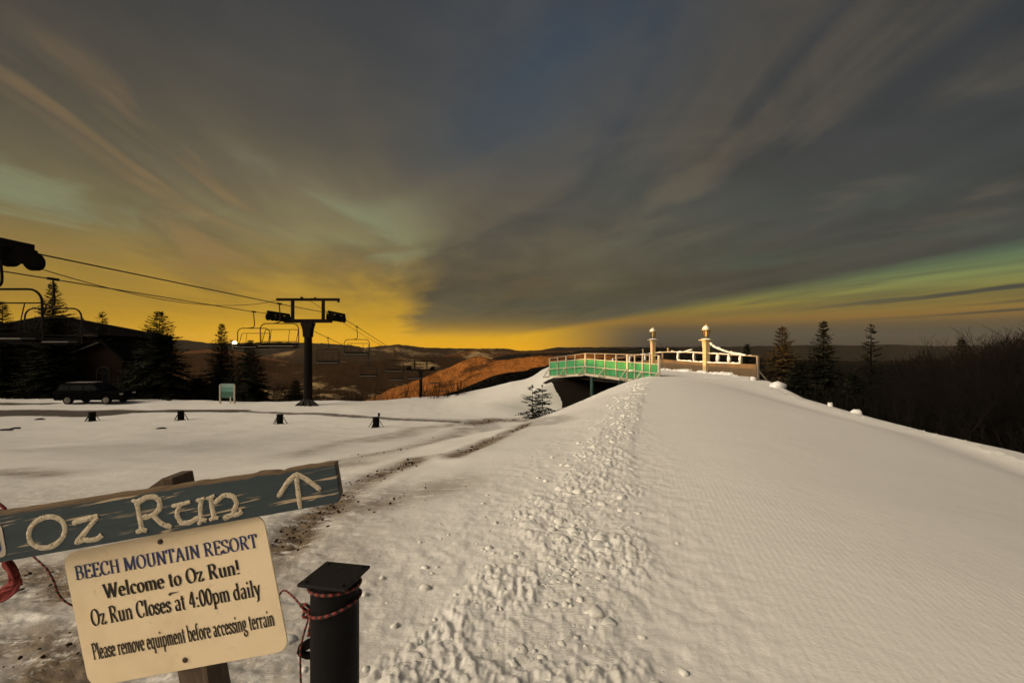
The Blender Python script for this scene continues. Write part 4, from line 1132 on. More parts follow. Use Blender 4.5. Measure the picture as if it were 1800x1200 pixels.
# deck, beams and piles
FR, FM, FL = Vector((15.1, 28.0, 0)), Vector((12.6, 38.0, 0)), Vector((9.6, 46.4, 0))
for (a1, a2, b1, b2, z1, z2) in ((near_pt(1159.6, 'bot'), near_pt(1030, 'bot'), FR+Vector((-.5, -.2, 0)), FM, -.34, -.36), (near_pt(1030, 'bot'), near_pt(967, 'bot'), FM, FL, -.36, -.84)):
    m_ = MB()
    pts = [Vector((a1.x+.12, a1.y, z1)), Vector((b1.x-.1, b1.y, z1)), Vector((b2.x-.1, b2.y, z2)), Vector((a2.x+.12, a2.y, z2))]
    m_.prism(pts, (0, 0, -.22)); wb(m_, 'deck', M['dark_wood'], bridge)
    m_ = MB(); sn = [q+Vector((0, 0, .02)) for q in pts]; m_.prism(sn, (0, 0, .24)); wb(m_, 'deck_snow', M['snow_cap'], bridge, bevel=0.04)
for px, d_, w_ in ((1041, 35.6, 0.16), (1092, 33.5, 0.22)):
    x = (px-900)/FPX*d_
    m_ = MB(); m_.lathe((x, d_, 0), [(w_, ground(x, d_)-.3), (w_, -.58)], 16); wb(m_, 'pile', M['green_pile'], bridge, True)
for (x, y) in ((11.2, 35.2), (12.0, 37.2)):
    m_ = MB(); m_.lathe((x, y, 0), [(0.18, ground(x, y)-.3), (0.18, -.58)], 16); wb(m_, 'pile', M['green_pile'], bridge, True)
for s_ in (0.25, 0.75):
    m_ = MB(); a_ = near_pt(1120, 'bot').lerp(FR, s_*.9); b_ = near_pt(980, 'bot').lerp(FL, s_*.9)
    m_.bar(Vector((a_.x, a_.y, -.72)), Vector((b_.x, b_.y, -.98)), 0.16, 0.26); wb(m_, 'beam', M['dark_wood'], bridge)
# far side: boards, posts, rails and the snow lying on them
def far_pt(px, z=0.0):
    k = (px-900)/FPX
    a_, b_ = ((FR, FM) if px > 1165 else (FM, FL))
    t_, p = on_plan(px, a_[:2], b_[:2]); return Vector((p.x, p.y, z))
def zz_at(px, py): p = far_pt(px); return EYE-(py-HZ)/FPX*p.y
fin = Vector((-0.97, -0.24, 0)).normalized()
fb = [1332, 1303, 1283, 1263, 1244, 1221, 1193, 1165, 1135, 1108, 1078]
btop = lambda px: zz_at(px, np.interp(px, [1078, 1108, 1165, 1244, 1332], [640, 636, 631, 637, 640]))
rtop = lambda px: zz_at(px, np.interp(px, [1078, 1108, 1165, 1200, 1244, 1332], [629, 625, 618.5, 618, 620.5, 625]))
def snow_strip(pts, w, h, jit, seed):
    m_ = MB(); n = 8; prevring = None; b0 = len(m_.v)
    P_ = []
    for i in range(len(pts)-1):
        L_ = (pts[i+1]-pts[i]).length; k = max(2, int(L_/0.12))
        P_ += [pts[i].lerp(pts[i+1], q/k) for q in range(k)]
    P_.append(pts[-1])
    for i, p in enumerate(P_):
        d_ = (P_[min(i+1, len(P_)-1)]-P_[max(i-1, 0)]).normalized(); sd_ = d_.cross(Vector((0, 0, 1))).normalized()
        g_ = 1+jit*(float(vnoise(np.array([i*0.45+seed]), np.array([seed*3.1]))[0])*2-1)
        if i in (0, len(P_)-1): g_ *= 0.45
        for q in range(n):
            a_ = math.pi*q/(n-1)
            m_.v.append(p+sd_*math.cos(a_)*w*g_+Vector((0, 0, math.sin(a_)*h*g_-0.012)))
    for i in range(len(P_)-1):
        for q in range(n-1): m_.f.append((b0+i*n+q, b0+i*n+q+1, b0+(i+1)*n+q+1, b0+(i+1)*n+q))
        m_.f.append((b0+i*n+n-1, b0+i*n, b0+(i+1)*n, b0+(i+1)*n+n-1))
    m_.f.append(tuple(b0+q for q in range(n))); m_.f.append(tuple(b0+(len(P_)-1)*n+q for q in reversed(range(n))))
    return m_
for i, px in enumerate(fb):
    zt_, zb_ = rtop(px), btop(px)
    w_ = 0.30 if px in (1263, 1283) else 0.15
    m_ = MB(); p = far_pt(px)
    m_.bar(p+Vector((0, 0, -0.45)), p+Vector((0, 0, zt_)), 0.13, 0.13, up=fin); wb(m_, 'railing_post', M['grey_wood'], bridge, bevel=0.008)
    if px not in (1332, 1165):
        m_ = snow_strip([p+fin*0.09+Vector((0, 0, zb_+.02)), p+fin*0.09+Vector((0, 0, zt_+.01))], 0.07, 0.09, .4, i)
        m_ = MB(); hgt_ = zt_-zb_
        bl = icv*np.array([0.06+w_*0.16, 0.06+w_*0.16, hgt_*0.5])*(1+0.5*fbm(icv[:, :1]*2+i, icv[:, 2:]*2+i, 3))
        m_.addmesh([Vector(q)+p+fin*0.08+Vector((0, 0, (zb_+zt_)/2)) for q in bl], icf); wb(m_, 'post_snow', M['snow_cap'], bridge, True)
    if i < len(fb)-1:
        q = fb[i+1]; p2 = far_pt(q)
        m_ = MB()
        m_.prism([p+fin*.07+Vector((0, 0, -.50)), p2+fin*.07+Vector((0, 0, -.45 if q > 1150 else -.9)), p2+fin*.07+Vector((0, 0, btop(q))), p+fin*.07+Vector((0, 0, zb_))], fin*.035)
        wb(m_, 'side_board', M['board_wood'], bridge, bevel=0.006)
        m_ = MB(); m_.bar(p+Vector((0, 0, zt_-.03)), p2+Vector((0, 0, rtop(q)-.03)), 0.14, 0.07); wb(m_, 'railing', M['grey_wood'], bridge, bevel=0.006)
        if px > 1110:
            wb(snow_strip([p+Vector((0, 0, zt_+.005)), p2+Vector((0, 0, rtop(q)+.005))], 0.085, 0.055 if px < 1300 else 0.03, .7, i*2.7), 'railing_snow', M['snow_cap'], bridge, True)
        if px in (1303, 1283, 1263, 1244, 1221):
            wb(snow_strip([p+fin*.09+Vector((0, 0, zb_)), p2+fin*.09+Vector((0, 0, btop(q)))], 0.075, 0.075, .75, i*1.7), 'board_snow', M['snow_cap'], bridge, True)
m_ = MB(); p = far_pt(1332); m_.bar(p+Vector((0, 0, .35)), p+Vector((0.95, .1, -.75)), 0.07, 0.07); wb(m_, 'brace', M['grey_wood'], bridge)
def curve_px(pp, n=10): return spline([far_pt(px, zz_at(px, py))+fin*0.02 for px, py in pp], n)
wb(snow_strip(curve_px([(1249, 602.5), (1255, 608.5), (1264, 613), (1276, 617.5), (1292, 621.5), (1312, 625)], 6), 0.09, 0.10, .45, 4.4), 'cable_snow', M['snow_cap'], bridge, True)
wb(snow_strip(curve_px([(1181, 617), (1195, 619.5), (1207, 617.5), (1217, 614.5)], 6), 0.075, 0.075, .5, 7.7), 'cable_snow', M['snow_cap'], bridge, True)
for pp in ([(1154, 602), (1166, 609), (1180, 616.5), (1196, 620), (1216, 615), (1228, 609), (1238, 603)], [(1146, 602), (1139, 608), (1130, 613), (1112, 617), (1090, 622)], [(1249, 600.5), (1256, 607.5), (1265, 612.5), (1278, 617.5), (1300, 622), (1330, 625)]):
    m_ = MB(); m_.tube(curve_px(pp), 0.024, 6); wb(m_, 'cable', M['cable'], bridge, True)
for px, py in ((1174, 611), (1130, 613)):
    m_ = snow_strip([far_pt(px, zz_at(px, 622)), far_pt(px+0.2, zz_at(px, py))], .08, .1, .3, px)
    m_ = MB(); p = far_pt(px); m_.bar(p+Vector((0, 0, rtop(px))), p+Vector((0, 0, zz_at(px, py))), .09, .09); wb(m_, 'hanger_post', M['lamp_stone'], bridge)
# snow thrown against the foot of the boards
nm = NM()
for i in range(150):
    px = 1168+164*rng.random(); p = far_pt(px)+fin*(0.25+0.3*rng.random())
    r = 0.05+0.16*rng.random()**2.5
    n = icv*(1+0.3*fbm(icv[:, :1]*1.6+i, icv[:, 1:2]*1.6+icv[:, 2:]+i*2, 3))*np.array([1.3, 1.3, .85])*r
    zz_ = max(ground(p.x, p.y), -.12 if p.y > 29.2 else -9)
    nm.add(n+np.array([p.x, p.y, zz_+r*.25]), icf)
o = nm.build('snow_bank', M['snow_cap']); o['kind'] = 'stuff'; o['label'] = 'heaped clods of snow along the foot of the bridge boards'

# ------------------------------------------------------------------ lamp posts on the bridge
def lamp_post(label, p, z_plate, ztop, s_):
    t = thing('lamp_post', label, 'lamp post', (p.x, p.y, -.5), R(14), 'lamp posts on the ski bridge')
    zp = z_plate+.5; zt_ = ztop+.5
    def sq(h0, h1, w0, w1, name, mt, par, bev=0.01):
        m_ = MB(); vs_ = [Vector((a*w/2, b*w/2, h)) for h, w in ((h0, w0), (h1, w1)) for (a, b) in ((-1, -1), (1, -1), (1, 1), (-1, 1))]
        m_.addmesh(vs_, [(3, 2, 1, 0), (4, 5, 6, 7)]+[(i, (i+1) % 4, 4+(i+1) % 4, 4+i) for i in range(4)])
        return m_.build(name, mt, par, bevel=bev)
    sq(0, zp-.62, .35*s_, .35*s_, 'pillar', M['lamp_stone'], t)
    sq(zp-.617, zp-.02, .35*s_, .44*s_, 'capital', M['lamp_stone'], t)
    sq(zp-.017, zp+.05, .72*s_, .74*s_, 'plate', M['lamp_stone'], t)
    sn = MB(); bl = icv*np.array([.36, .36, .09])*s_*(1+.2*fbm(icv[:, :1]*2+p.x, icv[:, 1:2]*2, 3)); sn.addmesh([Vector(q)+Vector((0, 0, zp+.06)) for q in bl], icf); sn.build('plate_snow', M['snow_cap'], t, True)
    H = zt_-zp
    b0, b1, b2, b3 = zp+.12, zp+.22*H, zp+.58*H, zp+.66*H
    m_ = MB(); m_.lathe((0, 0, 0), [(.12*s_, zp+.05), (.14*s_, b0), (.10*s_, b0+.04), (.17*s_, b1)], 8); m_.build('lantern_foot', M['lamp_metal'], t)
    lan = MB()
    for k in range(6):
        a_ = math.pi*2*k/6+.3
        lan.bar((.165*s_*math.cos(a_), .165*s_*math.sin(a_), b1), (.235*s_*math.cos(a_), .235*s_*math.sin(a_), b2), .035, .035)
    lan.lathe((0, 0, 0), [(.25*s_, b2+.002), (.27*s_, b2+.05)], 6)
    fr = lan.build('lantern', M['lamp_metal'], t)
    g = MB(); g.lathe((0, 0, 0), [(.145*s_, b1+.003), (.205*s_, b2-.003)], 6); g.build('lantern_glass', M['lantern_glass'], fr)
    m_ = MB(); m_.lathe((0, 0, 0), [(.31*s_, b2+.052), (.30*s_, b3), (.25*s_, zp+.78*H), (.14*s_, zp+.88*H), (.06*s_, zp+.94*H), (.055*s_, zp+.97*H), (.02*s_, zt_)], 12)
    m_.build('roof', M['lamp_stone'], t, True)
    sn = MB(); bl = icv*np.array([.255, .255, .19])*s_*(1+.25*fbm(icv[:, :1]*2+p.y, icv[:, 2:]*2, 3)); sn.addmesh([Vector(q)+Vector((-.04, -.03, zp+.74*H)) for q in bl], icf); sn.build('roof_snow', M['snow_cap'], t, True)
    return t
M['lantern_glass'] = mat('lantern_glass', (0.62, 0.44, 0.14), 0.35, 0, 0.15, 8)
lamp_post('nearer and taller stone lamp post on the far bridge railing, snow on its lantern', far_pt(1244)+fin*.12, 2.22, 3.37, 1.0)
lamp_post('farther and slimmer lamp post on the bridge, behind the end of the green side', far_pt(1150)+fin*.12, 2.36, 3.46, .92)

# ------------------------------------------------------------------ chairlift
RX, LX = -13.9, -18.45
ropeR = [(RX, -6, 5.3), (RX, 12.4, 4.42), (RX, 27.2, 4.30), (RX, 36, 4.32), (-14.15, 41.5, 3.62), (-14.7, 57, 1.32), (-15.3, 72, -.6), (-15.4, 88, -2.05), (-16.8, 105, -5.3), (-19, 160, -18)]
ropeL = [(LX, -6, 5.3), (LX, 12.4, 4.48), (LX, 18.3, 4.42), (LX, 32.5, 4.25), (LX, 36, 4.30), (-18.6, 46, 2.70), (-18.9, 60, .52), (-19.1, 75, -1.0), (-19.9, 88, -2.05), (-19.9, 105, -5.4), (-22, 160, -18)]
def rope_at(rp, y):
    ys_ = [p[1] for p in rp]
    return Vector((np.interp(y, ys_, [p[0] for p in rp]), y, np.interp(y, ys_, [p[2] for p in rp])))
for rp, lab in ((ropeR, 'right-hand haul rope of the chairlift, running out of the top left corner of the lift'), (ropeL, 'left-hand haul rope of the chairlift, the lower one at the left edge')):
    m_ = MB(); m_.tube(rp, 0.024, 6)
    tag(m_.build('haul_rope', M['cable'], None, True), lab, 'cable', 'haul ropes of the chairlift')
def sag(a, b, s_, n=16):
    a, b = Vector(a), Vector(b)
    return [a.lerp(b, i/n)-Vector((0, 0, 4*s_*(i/n)*(1-i/n))) for i in range(n+1)]
m_ = MB(); m_.tube(sag((LX-.05, 12.4, 5.9), (-18.5, 36, 5.45), 1.45), 0.018, 6)
tag(m_.build('signal_cable', M['cable'], None, True), 'thin signal cable sagging towards the left end of the tall lift tower beam', 'cable', 'signal cables of the chairlift')
m_ = MB(); m_.tube(sag((-16.1, 36, 5.50), (-17.6, 88, -1.0), .7), 0.018, 6)
tag(m_.build('signal_cable', M['cable'], None, True), 'thin signal cable dropping from the tall lift tower to the distant one', 'cable', 'signal cables of the chairlift')

def lift_tower(label, loc, post_h, rz=0.0):
    """origin on the ground; local z = 0 at the rope level minus post_h"""
    t = thing('lift_tower', label, 'lift tower', loc, rz, 'towers of the chairlift')
    H = post_h
    m_ = MB(); m_.lathe((0, 0, 0), [(.33, -.6), (.33, .05), (.31, H*.5), (.29, H-1.75)], 20); m_.build('post', M['lift_steel'], t, True)
    m_ = MB(); m_.lathe((0, 0, 0), [(.36, H-1.0), (.38, H-.95)], 20)
    m_ = MB()
    prof = [(-.29, H-1.75), (.29, H-1.75), (.33, H-1.2), (.50, H-.62), (-.50, H-.62), (-.33, H-1.2)]
    m_.prism([Vector((a, -.3, b)) for a, b in prof], (0, .6, 0)); m_.build('head', M['lift_steel'], t, bevel=.03)
    m_ = MB(); m_.box((0, 0, H-.47), (3.75, .34, .28)); m_.box((-2.0, 0, H-.30), (.45, .2, .36)); m_.box((2.0, 0, H-.30), (.45, .2, .36)); m_.build('crossarm', M['lift_steel'], t, bevel=.02)
    for sx in (-1.22, 1.2):
        m_ = MB(); m_.bar((sx, 0, H-.33), (sx, 0, H+1.12), .2, .2); m_.build('upright', M['lift_steel'], t)
    m_ = MB(); m_.box((0, 0, H+1.22), (4.95, .22, .2)); m_.box((2.4, 0, H+1.08), (.12, .18, .16)); m_.lathe((-.5, 0, 0), [(.12, H+1.318), (.12, H+1.40), (.05, H+1.44)], 10); m_.lathe((.55, 0, 0), [(.10, H+1.318), (.08, H+1.40)], 10); m_.build('lifting_beam', M['lift_steel'], t)
    for sx in (-2.3, 2.25):
        m_ = MB()
        m_.bar((sx+.13, -1.95, H+.10), (sx+.13, 1.45, H+.10), .09, .20)
        for yb in (-1.25, 0.0, 1.25): m_.prism([Vector((sx+.09, yb+q, H+z_)) for q, z_ in ((-.48, -.30), (-.34, -.40), (.34, -.40), (.48, -.30), (.30, .05), (-.30, .05))], (.05, 0, 0))
        m_.bar((sx+.13, 0, H+.0), (sx+.13, 0, H-.42), .3, .3)
        tr = m_.build('sheave_train', M['lift_steel'], t)
        for y in (-1.6, -.95, -.33, .33, .95, 1.6):
            w_ = MB(); w_.lathe((sx, y, H-.26), [(.26, -.075), (.26, -.04), (.235, -.03), (.235, .03), (.26, .04), (.26, .075)], 22, 'x'); w_.build('sheave', M['rubber'], tr, True)
    return t
lift_tower('tall black chairlift tower with wide crossarm standing on the snow edge', (-16.13, 36, ground(-16.13, 36)-.02), 4.30-ground(-16.13, 36))
lift_tower('distant chairlift tower beyond the snow edge, in front of the orange hill', (-17.65, 88, -9.4), 7.35)
lift_tower('chairlift tower cut by the left edge, only its sheave wheels in view', (-16.13, 11.62, ground(-16.13, 11.62)-.3), 4.42-ground(-16.13, 11.62)+.3)
# footing of the tall tower: dark rough boots of frozen earth and timber
tw = [o for o in bpy.data.objects if o.name == 'lift_tower'][0]
m_ = MB()
for (a_, l_, h_) in ((200, 1.0, .38), (165, .85, .30), (230, .6, .45), (-15, 1.05, .34), (15, .8, .3), (-40, .7, .42), (-75, .5, .4), (90, .6, .3)):
    d_ = Vector((math.cos(R(a_)), math.sin(R(a_)), 0))
    m_.prism([d_*.2+Vector((0, 0, h_+.25)), d_*l_+Vector((0, 0, .02)), d_*l_*.95+Vector((0, 0, -.2)), d_*.2+Vector((0, 0, -.2))], d_.cross(Vector((0, 0, 1)))*.22)
m_.build('footing', M['litter'], tw)

def make_chair(label, loc):
    t = thing('lift_chair', label, 'chairlift chair', loc, 0, 'empty chairs on the chairlift')
    m_ = MB(); m_.bar((0, -.22, .01), (0, .22, .01), .09, .10); m_.build('grip', M['chair_steel'], t, bevel=.01)
    m_ = MB(); m_.tube(spline([(0, 0, -.05), (.02, 0, -.4), (.06, 0, -.82), (.03, 0, -1.03), (-.12, 0, -1.13), (-.3, 0, -1.15)], 6), .032, 8); m_.build('hanger', M['chair_steel'], t, True)
    def rect(w, top, bot, y0, y1, r, rad):
        pts = [(-w/2, y1, bot)]
        for k in range(7): a_ = math.pi-k*math.pi/12; pts.append((-w/2+r+r*math.cos(a_), y0, top-r+r*math.sin(a_)))
        for k in range(7): a_ = math.pi/2-k*math.pi/12; pts.append((w/2-r+r*math.cos(a_), y0, top-r+r*math.sin(a_)))
        pts.append((w/2, y1, bot)); mm = MB(); mm.tube(pts, rad, 8); return mm
    rect(2.30, -1.17, -2.56, 0, .02, .36, .030).build('bail', M['chair_steel'], t, True)
    sb = rect(2.02, -1.52, -2.30, .25, -.05, .14, .019); sb.tube([(-.55, .12, -1.53), (-.55, -.04, -2.3)], .014, 6); sb.tube([(.55, .12, -1.53), (.55, -.04, -2.3)], .014, 6); sb.build('safety_bar', M['chair_steel'], t, True)
    m_ = MB(); m_.box((0, -.24, -2.58), (2.26, .52, .09)); st = m_.build('seat', M['rubber'], t, bevel=.03)
    m_ = MB(); m_.tube([(-1.12, .02, -2.25), (1.12, .02, -2.25)], .026, 6); m_.box((0, .04, -2.42), (2.16, .045, .15)); m_.build('backrest', M['rubber'], t)
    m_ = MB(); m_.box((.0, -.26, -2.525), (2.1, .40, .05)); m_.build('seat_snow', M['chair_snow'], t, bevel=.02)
    return t
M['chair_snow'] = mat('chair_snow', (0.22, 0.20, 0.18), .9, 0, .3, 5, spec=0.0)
chairs = [(ropeR, 12.35, 'nearest chairlift chair, cut off by the left edge under the sheave wheels'),
          (ropeL, 18.3, 'chairlift chair hanging in front of the lodge roof, left edge side'),
          (ropeR, 27.2, 'larger of two overlapping lift chairs left of the tall tower'),
          (ropeL, 32.5, 'smaller of two overlapping lift chairs left of the tall tower, farther back'),
          (ropeR, 41.5, 'lift chair just right of the tall tower, highest of those beyond it'),
          (ropeL, 46.0, 'lift chair close to the right side of the tall tower post, lower rope'),
          (ropeR, 57.0, 'lift chair hanging just before the distant tower, right-hand rope'),
          (ropeL, 60.0, 'lift chair midway between the two towers on the left-hand rope'),
          (ropeL, 75.0, 'small far lift chair to the left of the distant tower'),
          (ropeR, 72.0, 'small far lift chair touching the left of the distant tower post'),
          (ropeR, 93.0, 'tiny lift chair right of the distant tower, upper one'),
          (ropeR, 108.0, 'tiny lift chair past the distant tower, lowest against the orange hill')]
proto = None
for rp, y, lab in chairs:
    p = rope_at(rp, y)
    if proto is None: proto = make_chair(lab, p)
    else: copy_tree(proto, None, lab, p, R(2.0*(rng.random()-.5)))

# ------------------------------------------------------------------ trees
def rotz(v, a): c, s_ = math.cos(a), math.sin(a); return np.array([v[0]*c-v[1]*s_, v[0]*s_+v[1]*c, v[2]])
def conifer_mesh(H, Wd, seed, sparse=1.0, droop=.35, start=.08, snow=False, power=.85, ragged=.3):
    rg = np.random.default_rng(seed); V = []; Q = []; SV = []; SQ = []
    def quad(p, d, l, w, nrm, VV, QQ):
        sd_ = np.cross(d, nrm); sd_ /= (np.linalg.norm(sd_)+1e-9)
        b = len(VV); VV.extend([p, p+d*l*.45+sd_*w, p+d*l, p+d*l*.45-sd_*w]); QQ.append((b, b+1, b+2, b+3))
    lop = rg.random()*6.28; nb = int(150*sparse*(H/9)**.5); ang = rg.random()*6.28
    for i in range(nb):
        for k in range(2 if i > nb*.75 else 3):
            f = start+(.985-start)*min(.999, max(0, (i+rg.random()*2.5-1.2)/nb))**1.12; z = H*f
            ang += 2.399963+rg.normal()*.35; a_ = ang
            Lb = Wd*(1-f)**power*(1-ragged+ragged*2*rg.random())*(1+.12*math.cos(a_-lop))+.10
            up = .62*f-.06-.16*rg.random()
            n = max(4, int(Lb/.16)); p = np.array([0, 0, z]); d = rotz(np.array([1, 0, up]), a_); d /= np.linalg.norm(d)
            st = Lb/n
            for j in range(n):
                t_ = (j+1)/n
                d = d+np.array([0, 0, -droop*.16 if t_ < .65 else .07]); d /= np.linalg.norm(d)
                p = p+d*st
                tl = (.16+.26*Lb*(1-t_)**.7*.8)*(0.7+.6*rg.random())
                tw_ = .028+.020*rg.random()
                for sg in (-1, 1):
                    sd_ = np.cross(d, np.array([0, 0, 1.0])); sd_ /= (np.linalg.norm(sd_)+1e-9)
                    td = d*.75+sd_*sg*(.75+.3*rg.random())+np.array([0, 0, -.30*rg.random()-.08]); td /= np.linalg.norm(td)
                    nr = np.array([rg.normal()*.5, rg.normal()*.5, 1.0])
                    quad(p, td, tl, tw_+.16*tl*.5, nr, V, Q)
                    if rg.random() < .45:
                        td2 = td+np.array([rg.normal()*.3, rg.normal()*.3, -.6]); td2 /= np.linalg.norm(td2)
                        quad(p, td2, tl*.6, tw_, np.array([rg.normal(), rg.normal(), .3]), V, Q)
                    if snow and rg.random() < .5: quad(p+np.array([0, 0, .035]), td, tl*.7, tw_*1.5, np.array([0, 0, 1.0]), SV, SQ)
                quad(p-d*st, d, st*1.4, .03, np.array([rg.normal()*.3, rg.normal()*.3, 1.0]), V, Q)
    for j in range(14):
        a_ = rg.random()*6.28; quad(np.array([0, 0, H*.965+.03*j*.3]), np.array([math.cos(a_)*.35, math.sin(a_)*.35, .9]), .16, .03, np.array([math.sin(a_), -math.cos(a_), .2]), V, Q)
    tm = MB(); tm.tube([(0, 0, -1.2), (0, 0, 0), (0, 0, H*.5), (0, 0, H)], [.016*H+.03, .014*H+.02, .008*H+.01, .006], 8)
    return (V, Q), tm, (SV, SQ)
def conifer(label, loc, H, Wd, seed, mt='needles', group=None, cat='tree', name='spruce_tree', **kw):
    t = thing(name, label, cat, loc, rng.random()*0, group)
    (V, Q), tm, (SV, SQ) = conifer_mesh(H, Wd, seed, **kw)
    link_mesh('crown', V, Q, M[mt], t)
    tm.build('trunk', M['bark'], t, True)
    if SV: link_mesh('branch_snow', SV, SQ, M['snow_cap'], t)['kind'] = 'stuff'
    return t
def tree_px(label, px, top, d, half_px, seed, base=None, **kw):
    x = (px-900)/FPX*d; gz = ground(x, d) if base is None else base
    zt_ = EYE-(top-HZ)/FPX*d
    return conifer(label, (x, d, gz-.1), zt_-gz+.1, half_px/FPX*d, seed, **kw)
GL_ = 'spruces along the left of the slope'
tree_px('tall dense dark spruce left of the chairlift, widest of the left-hand trees', 280, 546, 42, 74, 21, group=GL_, ragged=.28, droop=.25)
tree_px('slender spruce beside the street lamp, taller of the pair by the green board', 390, 568, 45, 42, 22, group=GL_, ragged=.35, power=1.0)
tree_px('spruce standing behind the overlapping lift chairs, right of the green board', 440, 598, 41, 46, 23, group=GL_, ragged=.3)
tree_px('dark spruce rising in front of the lodge roof', 93, 495, 43, 66, 24, group=GL_, ragged=.3, droop=.2, power=.95)
tree_px('spruce at the left edge of the picture beside the lodge', 4, 528, 43, 40, 25, group=GL_, ragged=.35)
tree_px('small ragged spruce top between the lodge gable and the widest spruce', 180, 546, 50, 36, 26, group=GL_, sparse=.55, ragged=.5)
tree_px('low spruce crowding the lodge gable on its right', 232, 640, 43, 34, 27, group=GL_)
tree_px('low dark spruce in the gap left of the slender spruce', 345, 665, 44, 34, 28, group=GL_)
tree_px('low spruce right behind the tall lift tower foot', 520, 668, 42, 22, 29, group=GL_, sparse=.7)
GR_ = 'spruces rising from the wood on the right'
tree_px('spruce with sunlight coloured into its needles, first one right of the bridge rail', 1375, 574, 33, 54, 31, mt='needles_brown', group=GR_, sparse=.7, ragged=.5, power=.95)
tree_px('dark spruce, second and tallest of the row right of the bridge', 1447, 563, 33, 54, 32, group=GR_, ragged=.5, power=.95)
tree_px('spruce with thin gappy crown, third of the row right of the bridge', 1531, 567, 34, 60, 33, group=GR_, sparse=.5, ragged=.6, power=1.0)
tree_px('short spruce top above the bare wood near the right edge', 1690, 593, 36, 52, 34, group=GR_, ragged=.3)
tree_px('small far spruce tip just above the right end of the bridge railing', 1313, 604, 46, 24, 35, group=GR_, ragged=.3)
tree_px('low bushy spruce at the foot of the sunlit-coloured one beside the run', 1405, 640, 27, 34, 36, group=GR_, ragged=.4)
tree_px('low dark spruce below the gappy one, at the run edge', 1500, 655, 27, 36, 37, group=GR_, ragged=.4)
# young spruces in front of the bridge
yx, yy = ray_ground(928, 736)
conifer('taller young spruce with snow on its twigs left of the bridge', (yx+.30, yy+.5, ground(yx+.3, yy+.5)-.1), 2.05, .95, 41, group='young spruces left of the bridge', name='young_spruce', sparse=.25, ragged=.75, snow=True, droop=.5, power=.6, start=.02)
conifer('shorter young spruce with drooping snowy boughs nearest the bridge', (yx+.95, yy+.7, ground(yx+.95, yy+.7)-.15), 2.0, .95, 42, group='young spruces left of the bridge', name='young_spruce', sparse=.25, ragged=.75, snow=True, droop=.6, power=.6, start=.02)

def bare_mesh(H, seed, spread=.5, depth=6):
    rg = random.Random(seed); m_ = MB()
    def grow(p, d, l, r, lev):
        n = 3; pts = [p]; q = p.copy(); dd_ = d.copy()
        for i in range(n):
            dd_ = (dd_+Vector((rg.gauss(0, .13), rg.gauss(0, .13), .05 if lev else .0))).normalized()
            q = q+dd_*l/n; pts.append(q.copy())
        m_.tube(pts, [r*(1-.32*i/n) for i in range(n+1)], 6 if lev < 2 else (4 if lev < 4 else 3), caps=False)
        if lev >= depth or r < .0035: return
        k = 2 if rg.random() < .6 else 3
        for i in range(k):
            a_ = rg.random()*6.28; ax = dd_.orthogonal().normalized(); ax.rotate(Matrix.Rotation(a_, 3, dd_))
            nd = (dd_+ax*spread*(.5+.9*rg.random())).normalized()
            grow(q, nd, l*(.62+.26*rg.random()), r*(.55+.15*rg.random()), lev+1)
        if lev in (0, 1, 2):
            for i in range(2+rg.randrange(2)):
                qq = pts[1].lerp(pts[3], rg.random()); a_ = rg.random()*6.28; ax = dd_.orthogonal().normalized(); ax.rotate(Matrix.Rotation(a_, 3, dd_))
                grow(qq, (dd_*.6+ax*.8).normalized(), l*.6, r*.42, lev+2)
    grow(Vector((0, 0, -.5)), Vector((rg.gauss(0, .05), rg.gauss(0, .05), 1)).normalized(), H*.36, .012*H+.02, 0)
    zm = max(v_.z for v_ in m_.v); sc = H/zm
    m_.v = [v_*sc for v_ in m_.v]
    return m_
bprot = []
for k in range(7): bprot.append(bare_mesh(8.0, 100+k, .45+.05*k, 6).build('branches', M['bark'], None, True))
bused = [False]*7
def bare_tree(x, y, H, label, group):
    k = rng.integers(0, 7); gz = ground(x, y)
    t = thing('bare_tree', label, 'tree', (x, y, gz-.1), rng.random()*6.28, group)
    s_ = H/8.0; t.scale = (s_*(.85+.4*rng.random()), s_*(.85+.4*rng.random()), s_)
    o = bprot[k] if not bused[k] else bprot[k].copy()
    if bused[k]: col.objects.link(o)
    bused[k] = True
    o.parent = t
    return t
tops = ([1330, 1400, 1470, 1560, 1620, 1660, 1720, 1760, 1800, 1900], [662, 648, 648, 634, 614, 608, 592, 575, 560, 545])
cnt = 0; tries = 0
while cnt < 170 and tries < 6000:
    tries += 1
    y = 9+50*rng.random()**1.1; x = float(xr_of(y))+1.6+26*rng.random()**1.3
    px = 900+FPX*x/y
    if not (1335 < px < 1990): continue
    tp_ = float(np.interp(px, *tops))+6+75*rng.random()**1.7
    gz = ground(x, y); H = EYE-(tp_-HZ)/FPX*y-gz
    if H < 2.2 or H > 15: continue
    bare_tree(x, y, H, 'bare leafless tree in the dark wood right of the ski run', 'bare trees of the wood on the right'); cnt += 1
for (px, tpy, d) in ((1782, 566, 22), (1762, 580, 24), (1800, 573, 19), (1745, 592, 26), (1818, 560, 21)):
    x = (px-900)/FPX*d; bare_tree(x, d, EYE-(tpy-HZ)/FPX*d-ground(x, d), 'bare leafless tree in the dark wood right of the ski run', 'bare trees of the wood on the right')
    q_ = [o for o in bpy.data.objects if o.name.startswith('bare_tree')]
    q_ = max(q_, key=lambda o: int(o.name.split('.')[-1]) if '.' in o.name else 0); q_.scale = (q_.scale[0]*.62, q_.scale[1]*.62, q_.scale[2])
